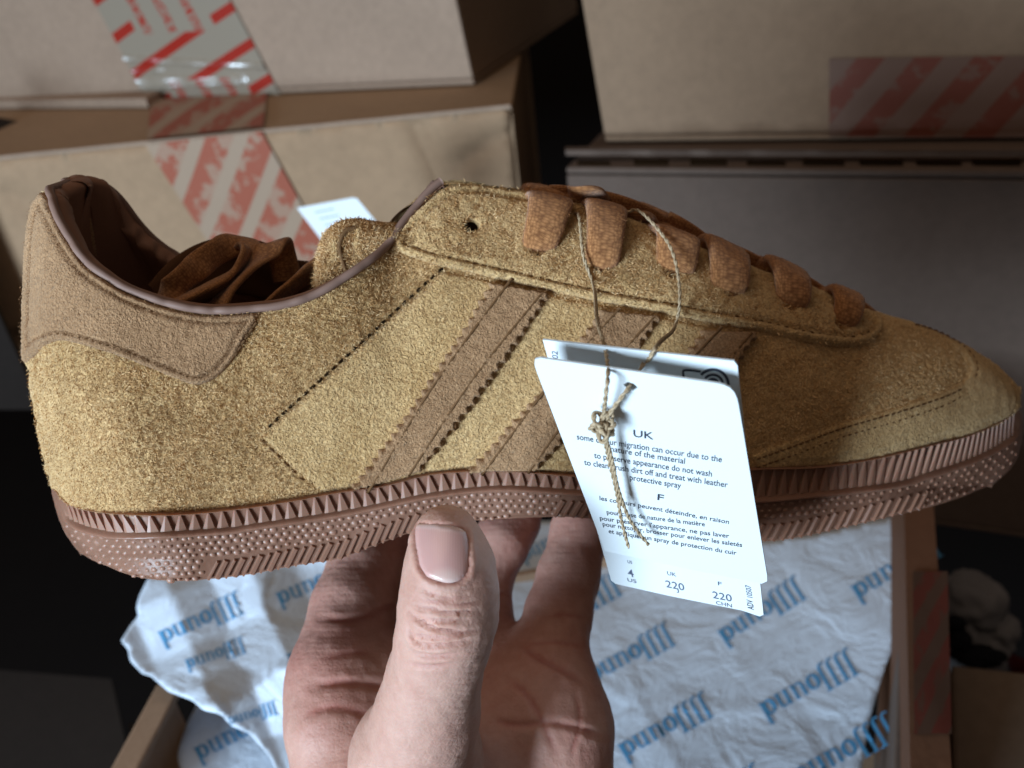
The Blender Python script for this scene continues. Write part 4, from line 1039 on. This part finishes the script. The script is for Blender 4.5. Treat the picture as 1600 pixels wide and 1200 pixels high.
# serif lettering from strokes; unit: x-height 1
def arc(cx, cy, rx, ry, a0, a1, n=10): return [(cx + rx * math.cos(math.radians(a0 + (a1 - a0) * i / n)), cy + ry * math.sin(math.radians(a0 + (a1 - a0) * i / n))) for i in range(n + 1)]
def bar(x0, y0, x1, y1, w_): return ([(x0, y0), (x1, y1)], [w_, w_])
def bowl(cx, cy, rx, ry, thin=.12, thick=.34, a0=0, a1=360, n=22):
    p = arc(cx, cy, rx, ry, a0, a1, n); w_ = [thin + (thick - thin) * abs(math.cos(math.radians(a0 + (a1 - a0) * i / n))) ** 1.5 for i in range(n + 1)]; return (p, w_)
GL_ = {
    'J': (.62, [bar(.36, 1.50, .36, .1, .26), bar(.12, 1.50, .58, 1.50, .10), ([(.36, .15), (.34, -.12), (.22, -.27), (.06, -.28), (-.04, -.20)], [.26, .22, .14, .12, .16])]),
    'o': (1.0, [bowl(.46, .5, .33, .45)]),
    'u': (1.12, [bar(.2, .98, .2, .35, .26), bar(.06, .98, .3, .98, .09), ([(.2, .36), (.24, .14), (.42, .06), (.60, .12), (.76, .30)], [.26, .2, .13, .1, .08]), bar(.78, .98, .78, .02, .26), bar(.64, .98, .8, .98, .09), bar(.78, .03, 1.0, .03, .09)]),
    'n': (1.12, [bar(.24, .98, .24, .02, .26), bar(.06, .98, .26, .98, .09), bar(.06, .03, .44, .03, .09), ([(.30, .72), (.44, .90), (.62, .95), (.76, .86), (.80, .66)], [.08, .1, .14, .2, .26]), bar(.80, .68, .80, .02, .26), bar(.62, .03, 1.0, .03, .09)]),
    'd': (1.10, [bowl(.42, .48, .30, .43), bar(.80, 1.5, .80, .02, .26), bar(.62, 1.50, .82, 1.50, .09), bar(.78, .03, 1.0, .03, .09)]),
}
def word(s, A_, B_, surf, parent, m_, hscale=1.0, lift=.0007):
    """word read from the far end A_ (its first letter) to B_, upside down for the viewer"""
    A_, B_ = np.array(A_, float), np.array(B_, float); tot = sum(GL_[c][0] for c in s); L_ = np.linalg.norm(B_ - A_); k = L_ / tot
    ex = (B_ - A_) / L_; ey = np.array([-ex[1], ex[0]]); ey = ey if ey[1] > 0 else -ey      # letter tops point down the picture
    V_, F_, pen = [], [], 0.; nn_ = nrm_of(surf, 3); li = 0
    for ch in s:
        wch, strokes = GL_[ch]
        for pts, ws in strokes:
            n = 8 if len(pts) == 2 else len(pts); q = np.array(pts, float); ww = np.array(ws, float)
            if len(pts) == 2: q = np.stack([np.linspace(q[0, i], q[1, i], n) for i in (0, 1)], 1); ww = np.full(n, ws[0])
            t = unit(np.gradient(q, axis=0)); nr = np.stack([-t[:, 1], t[:, 0]], 1)
            li += 1; b0 = len(V_)
            for sgn in (-1, 1):
                r = q + nr * ww[:, None] * sgn * .42; g = A_ + (pen + r[:, :1]) * k * ex + (r[:, 1:2]) * k * hscale * ey
                S_ = surf(g[:, 0], g[:, 1]) + nn_(g[:, 0], g[:, 1]) * (lift + (li % 7) * .00002); V_ += list(S_)
            F_ += [(b0 + i, b0 + i + 1, b0 + n + i + 1, b0 + n + i) for i in range(n - 1)]
        pen += wch
    return obj('printed_word', np.array(V_), F_, m_, parent, shade=False)
WD = 'JJJJound'
for a_, b_ in (((1042, 978), (912, 1052)), ((1244, 906), (1118, 990)), ((1458, 838), (1326, 920)), ((1326, 1020), (1182, 1104)), ((1100, 1088), (962, 1168)), ((1386, 1120), (1232, 1210)), ((1180, 1200), (1040, 1285)), ((960, 900), (830, 970)), ((905, 815), (810, 866)),
               ((880, 1150), (750, 1230)), ((430, 1105), (300, 1172))):
    word(WD, a_, b_, ps1, ms_, M['blueink'])
for a_, b_ in (((372, 930), (245, 990)), ((380, 1000), (288, 1034)), ((548, 878), (428, 930)), ((430, 1098), (352, 1124)), ((560, 985), (446, 1025))):
    word(WD, a_, b_, ps2, fs_, M['blueink'])

# cartons ----------------------------------------------------------------------
X1, Y1 = RX[0], RX[1]
def carton(label, A_, e1, e2, dep, m_, m_edge=None, flap_gap=True, th=.004):
    """A_: front corner; e1 along the front, e2 up the front, dep depth away; panels are separate boards"""
    e3 = unit(np.cross(e1, e2)); e3 = e3 if e3[1] > 0 else -e3
    o_ = thing('carton', label, 'carton', A_)
    u1, u2 = unit(e1), unit(e2); L1, L2 = np.linalg.norm(e1), np.linalg.norm(e2)
    fr = obj('front_panel', *boxm(A_, e1, e2, e3 * th), m_, o_, shade=False)
    bk = obj('back_panel', *boxm(A_ + e3 * dep, e1, e2, e3 * th), m_, o_, shade=False)
    for s_ in (0, 1):
        obj('side_panel', *boxm(A_ + e3 * (th + .0005) + u1 * (L1 - th) * s_, u1 * th, e2, e3 * (dep - th - .001)), m_, o_, shade=False)
    g = .0015
    obj('top_flap', *boxm(A_ + e2 + u2 * .0008, e1, u2 * th, e3 * (dep / 2 - g)), m_, o_, shade=False)
    obj('top_flap', *boxm(A_ + e2 + u2 * .0008 + e3 * (dep / 2 + g), e1, u2 * th, e3 * (dep / 2)), m_, o_, shade=False)
    obj('bottom_panel', *boxm(A_ - u2 * (th + .0005), e1, u2 * th, e3 * dep), m_, o_, shade=False)
    for c in o_.children:
        if c.type == 'MESH': bevel(c, .0012)
    return o_, e3
def tape(parent, corners, m_, lift, v1=1., wrinkle=None, nu=14, nv=40, name='packing_tape', label=None):
    """a strip over four corner points (top-left, top-right, bottom-right, bottom-left)"""
    a_, b_, c_, d_ = map(np.array, corners); n_ = unit(np.cross(b_ - a_, d_ - a_)); n_ = n_ if n_[1] < 0 else -n_
    U, Vv = np.meshgrid(np.linspace(0, 1, nu), np.linspace(0, 1, nv), indexing='ij')
    Q = (a_ * (1 - U[..., None]) + b_ * U[..., None]) * (1 - Vv[..., None]) + (d_ * (1 - U[..., None]) + c_ * U[..., None]) * Vv[..., None]
    h = lift + .0006 * noise(Q, 40, 51) * np.sin(np.pi * U)
    if wrinkle is not None: h = h + wrinkle(U, Vv)
    Q = Q + n_ * h[..., None]
    return obj(name, Q.reshape(-1, 3), gridf(nu, nv), m_, parent, uv=np.stack([U.ravel(), Vv.ravel() * v1], 1), label=label)
# lower left carton
d0 = .60; A2 = P(800, 165, d0); H2 = float(A2 @ UPW)
e1 = -X1 * .62; hgt2 = .20
c2, e3 = carton('taped tan carton under the pale one, upper left, behind the heel', A2 - UPW * hgt2, e1, UPW * (hgt2 - .0048), .40, M['cb2'])
def on_c2(x, y, lift=0.):   # front face of that carton
    n_ = -e3; r = P(np.asarray(x, float), np.asarray(y, float), 1.); t = (A2 @ n_) / (r @ n_); return r * np.asarray(t)[..., None] + n_ * lift
tape(c2, [on_c2(232, 222), on_c2(412, 202), on_c2(560, 470), on_c2(392, 470)], M['tape2'], .0062, 1.25, label='worn red striped tape down the carton front')
tape(c2, [at_height(238, 160, H2), at_height(418, 148, H2), on_c2(412, 202), on_c2(232, 222)], M['tape2'], .0024, .4)
n2_ = -unit(np.cross(-X1, UPW)); n2_ = n2_ if n2_[1] < 0 else -n2_
def on_c2d(x, y):
    q2_ = np.stack([np.ravel(x), np.ravel(y)], 1); d = 0
    for l_, a_, w_ in (([(655, 195), (680, 250), (712, 312)], .0050, 16), ([(800, 205), (760, 225), (712, 262), (690, 310)], .0035, 13), ([(20, 300), (60, 330), (90, 380)], .004, 14)):
        d = d - a_ * np.exp(-(dist(q2_, smooth(l_, 6)) / w_) ** 2)
    q = on_c2(x, y, .0034); d = np.reshape(d, np.shape(x)) + .0012 * noise(q, 14, 71) + .0004 * noise(q, 60, 72)
    return q + n2_ * np.asarray(d)[..., None]
obj('face_liner', *patch(np.array([(-40, 253), (380, 210), (794, 169), (806, 300), (818, 500), (-40, 520)]), on_c2d, lambda x, y: np.broadcast_to(n2_, np.shape(x) + (3,)), .0006, 4, 12, skirt=-.004), M['cb2'], c2)
ed = resample(np.array([A2 + X1 * -.001, A2 - X1 * .60]), .02); ed = ed + UPW * .0002 * noise(ed, 90, 4)[:, None] + n2_ * .0024
obj('edge_fold', *tube(ed, .0017, 6), M['cb1'], c2)
# upper left carton, standing on it
A1 = at_height(741, 133, H2 + .0008); B1 = at_height(0, 166, H2 + .0008); e1 = unit(B1 - A1) * .60
r_ = P(708, 0, 1.); 
up1 = None
for k in np.linspace(.5, 1.2, 200):           # lean of the crushed corner as in the view
    v_ = r_ * k * A1[1] * 1.0 - A1
    c_ = abs(unit(v_) @ unit(e1))
    if up1 is None or c_ < up1[0]: up1 = (c_, v_)
up1 = unit(UPW * 1.0 + unit(e1) * .10)
c1, e3a = carton('pale carton closed with red striped tape, topmost at upper left', A1 + unit(e1) * .0 + up1 * .005, e1, up1 * .26, .34, M['cb1'])
def on_c1(x, y, lift=0.):
    n_ = unit(np.cross(e1, up1)); n_ = n_ if n_[1] < 0 else -n_
    r = P(np.asarray(x, float), np.asarray(y, float), 1.); t = (A1 @ n_) / (r @ n_); return r * np.asarray(t)[..., None] + n_ * lift
def wr(U, V_):      # loose crinkled bands where the tape was folded over the edge
    ph = U * 15 + .35 * np.sin(U * 23) + .25 * np.sin(V_ * 40); saw = 1 - ph % 1
    b1 = np.exp(-((V_ - .655 - .115 * U) / .020) ** 2); b2 = np.exp(-((V_ - .845 - .02 * U) / .040) ** 2) * (1 - sstep(.72, .85, U)); b3 = np.exp(-((V_ - .755) / .016) ** 2) * (1 - sstep(.18, .26, U))
    return np.clip(1.7 * (b1 + b2 + b3), 0, 1) * (.0021 * saw + .0009)
tape(c1, [on_c1(120, -50), on_c1(330, -60), on_c1(440, 148), on_c1(236, 160)], M['tape1'], .0020, 2.1, wrinkle=wr, nu=220, nv=200, label='glossy red striped tape crinkled at its lower end')
# light paper strip at the lower edge of the upper carton
lip = np.array([at_height(0, 171, H2 + .001), at_height(228, 168, H2 + .001)])
obj('bottom_flap', *boxm(at_height(-60, 170, H2 + .0012), at_height(232, 168, H2 + .0012) - at_height(-60, 170, H2 + .0012), UPW * .0075, Y1 * .03), M['cb1'], c1, shade=False)
# right hand pair
H4 = float(P(1200, 262, .50) @ UPW)
A4 = at_height(884, 262, H4); B4 = at_height(1640, 268, H4); e14 = unit(B4 - A4) * .46
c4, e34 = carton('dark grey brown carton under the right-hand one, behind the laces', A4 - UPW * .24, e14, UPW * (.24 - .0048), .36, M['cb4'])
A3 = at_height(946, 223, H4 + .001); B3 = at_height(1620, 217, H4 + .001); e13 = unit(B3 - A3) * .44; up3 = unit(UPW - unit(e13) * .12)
c3, e33 = carton('tan carton with red tape darkened for shade, topmost at upper right', A3 + up3 * .005, e13, up3 * .28, .33, M['cb5'])
def on_c3(x, y):
    n_ = unit(np.cross(e13, up3)); r = P(np.asarray(x, float), np.asarray(y, float), 1.); t = (A3 @ n_) / (r @ n_); return r * np.asarray(t)[..., None]
tape(c3, [on_c3(1296, 90), on_c3(1296, 212), on_c3(1720, 214), on_c3(1720, 84)], M['tape3'], .0022, 2.0)
# torn corrugated edge: near-black blocks painted as shade in its flute holes
for i in range(9):
    x_ = 902 + i * 88
    q = at_height(x_, 256, H4 + .006); obj('flute_shade', *boxm(q, unit(e14) * .021, UPW * .003 * (1 if i % 3 else .6), -Y1 * .004), M['void'], c4, shade=False)
obj('edge_strip', *boxm(at_height(884, 243, H4 + .0035), unit(e14) * .42, UPW * .0035, Y1 * .008), M['cb4'], c4, shade=False)
# open carton that holds the paper
c5 = thing('open_carton', 'open carton holding the tissue paper, bottom centre', 'carton', at_height(900, 1300, -.38))
def wall(name, a_, b_, hgt, m_, th=.004, parent=None, out=None, label=None):
    a_, b_ = np.array(a_), np.array(b_); n_ = unit(np.cross(b_ - a_, UPW)); o_ = obj(name, *boxm(a_, b_ - a_, UPW * hgt, n_ * th), m_, parent, shade=False, label=label); bevel(o_, .001); return o_
pl0, pl1 = at_height(268, 1078, -.30), at_height(196, 1215, -.30)
wall('side_panel', pl0 - UPW * .12, pl1 + (pl1 - pl0) * .8 - UPW * .12, .12, M['cb3'], parent=c5)
wall('side_flap', pl0 - UPW * .0 + X1 * .006, pl1 + (pl1 - pl0) * .8 + X1 * .006, .004, M['cb3'], th=.012, parent=c5)
pr0, pr1 = at_height(1425, 800, -.30), at_height(1410, 1215, -.30)
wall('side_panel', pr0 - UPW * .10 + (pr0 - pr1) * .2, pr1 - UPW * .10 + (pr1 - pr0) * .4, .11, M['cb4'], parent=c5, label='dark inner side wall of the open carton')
bk0 = pl0 + (pl0 - pl1) * 1.2; bk1 = pr0 + (pr0 - pr1) * .2
wall('back_panel', bk0 - UPW * .10, bk1 - UPW * .10, .085, M['cb3'], parent=c5)
obj('bottom_panel', *boxm(pl1 + (pl1 - pl0) - UPW * .125, (pr1 - pl1) * 1.1, (pl0 - pl1) * 3.2, UPW * .004), M['cb3'], c5, shade=False)
# narrow carton edge at right of the paper
q0, q1 = at_height(1420, 1215, -.27), at_height(1484, 1215, -.27); q2_, q3_ = at_height(1410, 760, -.27), at_height(1476, 760, -.27)
c6 = thing('carton', 'narrow orange brown carton with reddish tape beside the tissue paper', 'carton', q0)
u_ = (q2_ - q0); obj('top_panel', *boxm(q0 - u_ * .2, (q1 - q0), u_ * 1.5, UPW * .004), M['cbo'], c6, shade=False)
obj('side_panel', *boxm(q0 - u_ * .2 + UPW * -.1, (q1 - q0) * .08, u_ * 1.5, UPW * .0995), M['cbo'], c6, shade=False)
obj('side_panel', *boxm(q1 - u_ * .2 + UPW * -.1 - (q1 - q0) * .09, (q1 - q0) * .08, u_ * 1.5, UPW * .0995), M['cbo'], c6, shade=False)
tape(c6, [at_height(1424, 905, -.2695), at_height(1478, 905, -.2695), at_height(1484, 1160, -.2695), at_height(1426, 1160, -.2695)], M['tape4'], .0045, 1.3)
# carton at lower right
H7 = -.36
A7 = at_height(1488, 1250, H7); B7 = at_height(1486, 1040, H7)
c7 = thing('carton', 'beige carton top in the lower right corner, in shade', 'carton', A7)
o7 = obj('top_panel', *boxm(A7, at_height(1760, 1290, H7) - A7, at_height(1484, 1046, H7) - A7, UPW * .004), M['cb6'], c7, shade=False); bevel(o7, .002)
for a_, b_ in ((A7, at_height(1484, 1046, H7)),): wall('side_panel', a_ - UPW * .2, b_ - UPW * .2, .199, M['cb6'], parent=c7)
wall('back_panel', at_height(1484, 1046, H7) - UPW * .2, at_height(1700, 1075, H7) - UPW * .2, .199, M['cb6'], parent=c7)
# white soft toy behind it
pt = thing('soft_toy', 'blurred white fluffy soft toy with dark patches, lower right', 'soft toy', at_height(1520, 1050, -.42))
def blob(c, r, m_, name, sq=(1, 1, 1), seed=1):
    bm = bmesh.new(); bmesh.ops.create_icosphere(bm, subdivisions=4, radius=1); V_ = np.array([v.co[:] for v in bm.verts]); F_ = [[v.index for v in f.verts] for f in bm.faces]; bm.free()
    V_ = V_ * (1 + .2 * noise(V_, 3, seed) + .08 * noise(V_, 9, seed + 1))[:, None]; return obj(name, V_ * r * np.array(sq) + c, F_, m_, pt)
cb_ = P(1515, 985, .50)
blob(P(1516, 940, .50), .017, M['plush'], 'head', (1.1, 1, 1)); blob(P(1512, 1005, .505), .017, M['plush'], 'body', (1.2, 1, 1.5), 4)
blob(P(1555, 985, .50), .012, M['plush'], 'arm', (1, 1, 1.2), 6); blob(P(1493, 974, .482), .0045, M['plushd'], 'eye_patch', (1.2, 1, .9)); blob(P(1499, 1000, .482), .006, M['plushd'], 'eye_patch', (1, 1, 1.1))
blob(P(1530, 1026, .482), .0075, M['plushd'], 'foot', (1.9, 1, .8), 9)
rc = thing('red_cloth', 'scrap of dark red cloth beyond the beige carton', 'cloth', P(1600, 1035, .52))
qq = smooth([(1575, 1022), (1600, 1030), (1640, 1040), (1700, 1070), (1700, 1110), (1600, 1075)], 5, True)
fsurf = lambda x, y: P(x, y, .52 + .004 * np.sin(np.asarray(x) * .1)); obj('fold', *patch(qq, fsurf, nrm_of(fsurf), .003, 10, 10), M['redt'], rc)
# dim cartons lower left
H8 = -.55
A8 = at_height(-40, 1060, H8)
c8 = thing('carton', 'dim brown carton in the lower left corner', 'carton', A8)
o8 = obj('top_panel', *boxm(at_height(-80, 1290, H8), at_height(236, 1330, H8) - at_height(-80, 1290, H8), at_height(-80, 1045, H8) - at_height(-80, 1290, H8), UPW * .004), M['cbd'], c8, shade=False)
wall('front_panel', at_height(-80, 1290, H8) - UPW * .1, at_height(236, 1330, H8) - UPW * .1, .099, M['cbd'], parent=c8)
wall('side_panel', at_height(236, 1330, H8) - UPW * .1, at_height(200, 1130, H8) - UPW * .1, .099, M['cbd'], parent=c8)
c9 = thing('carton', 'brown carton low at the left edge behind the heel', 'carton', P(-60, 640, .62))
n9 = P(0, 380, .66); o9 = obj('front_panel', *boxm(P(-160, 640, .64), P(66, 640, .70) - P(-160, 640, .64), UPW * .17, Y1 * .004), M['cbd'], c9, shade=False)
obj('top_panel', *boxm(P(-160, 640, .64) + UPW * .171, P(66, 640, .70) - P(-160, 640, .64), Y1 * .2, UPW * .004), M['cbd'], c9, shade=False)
# white label poking up behind the tongue
lb = thing('paper_label', 'small white paper slip standing against the carton beyond the tongue', 'label', P(520, 350, .50))
LP_ = (P(520, 350, .50), None, None, unit(np.array([-.35, -.85, -.4])))
P2, T, rings = cdt(np.array([(464, 325), (556, 308), (600, 362), (560, 400), (510, 385)]), 8)
V1 = on_plane(LP_, P2[:, 0], P2[:, 1]); n_ = len(V1); Fc = [tuple(t) for t in T.tolist()] + [(t[0] + n_, t[2] + n_, t[1] + n_) for t in T.tolist()] + [(b_, a_, a_ + n_, b_ + n_) for a_, b_ in rim_edges(T)]
lc = obj('label_card', np.vstack([V1, V1 - LP_[3] * .0003]), Fc, M['card'], lb, shade=False)
for i in range(3):
    strip2([(492 + i * 8, 332 + i * 10), (522 + i * 8, 326 + i * 10)], 2.2, LP_, lc, M['steel'], 'printed_line')

# floor and back wall ------------------------------------------------------------
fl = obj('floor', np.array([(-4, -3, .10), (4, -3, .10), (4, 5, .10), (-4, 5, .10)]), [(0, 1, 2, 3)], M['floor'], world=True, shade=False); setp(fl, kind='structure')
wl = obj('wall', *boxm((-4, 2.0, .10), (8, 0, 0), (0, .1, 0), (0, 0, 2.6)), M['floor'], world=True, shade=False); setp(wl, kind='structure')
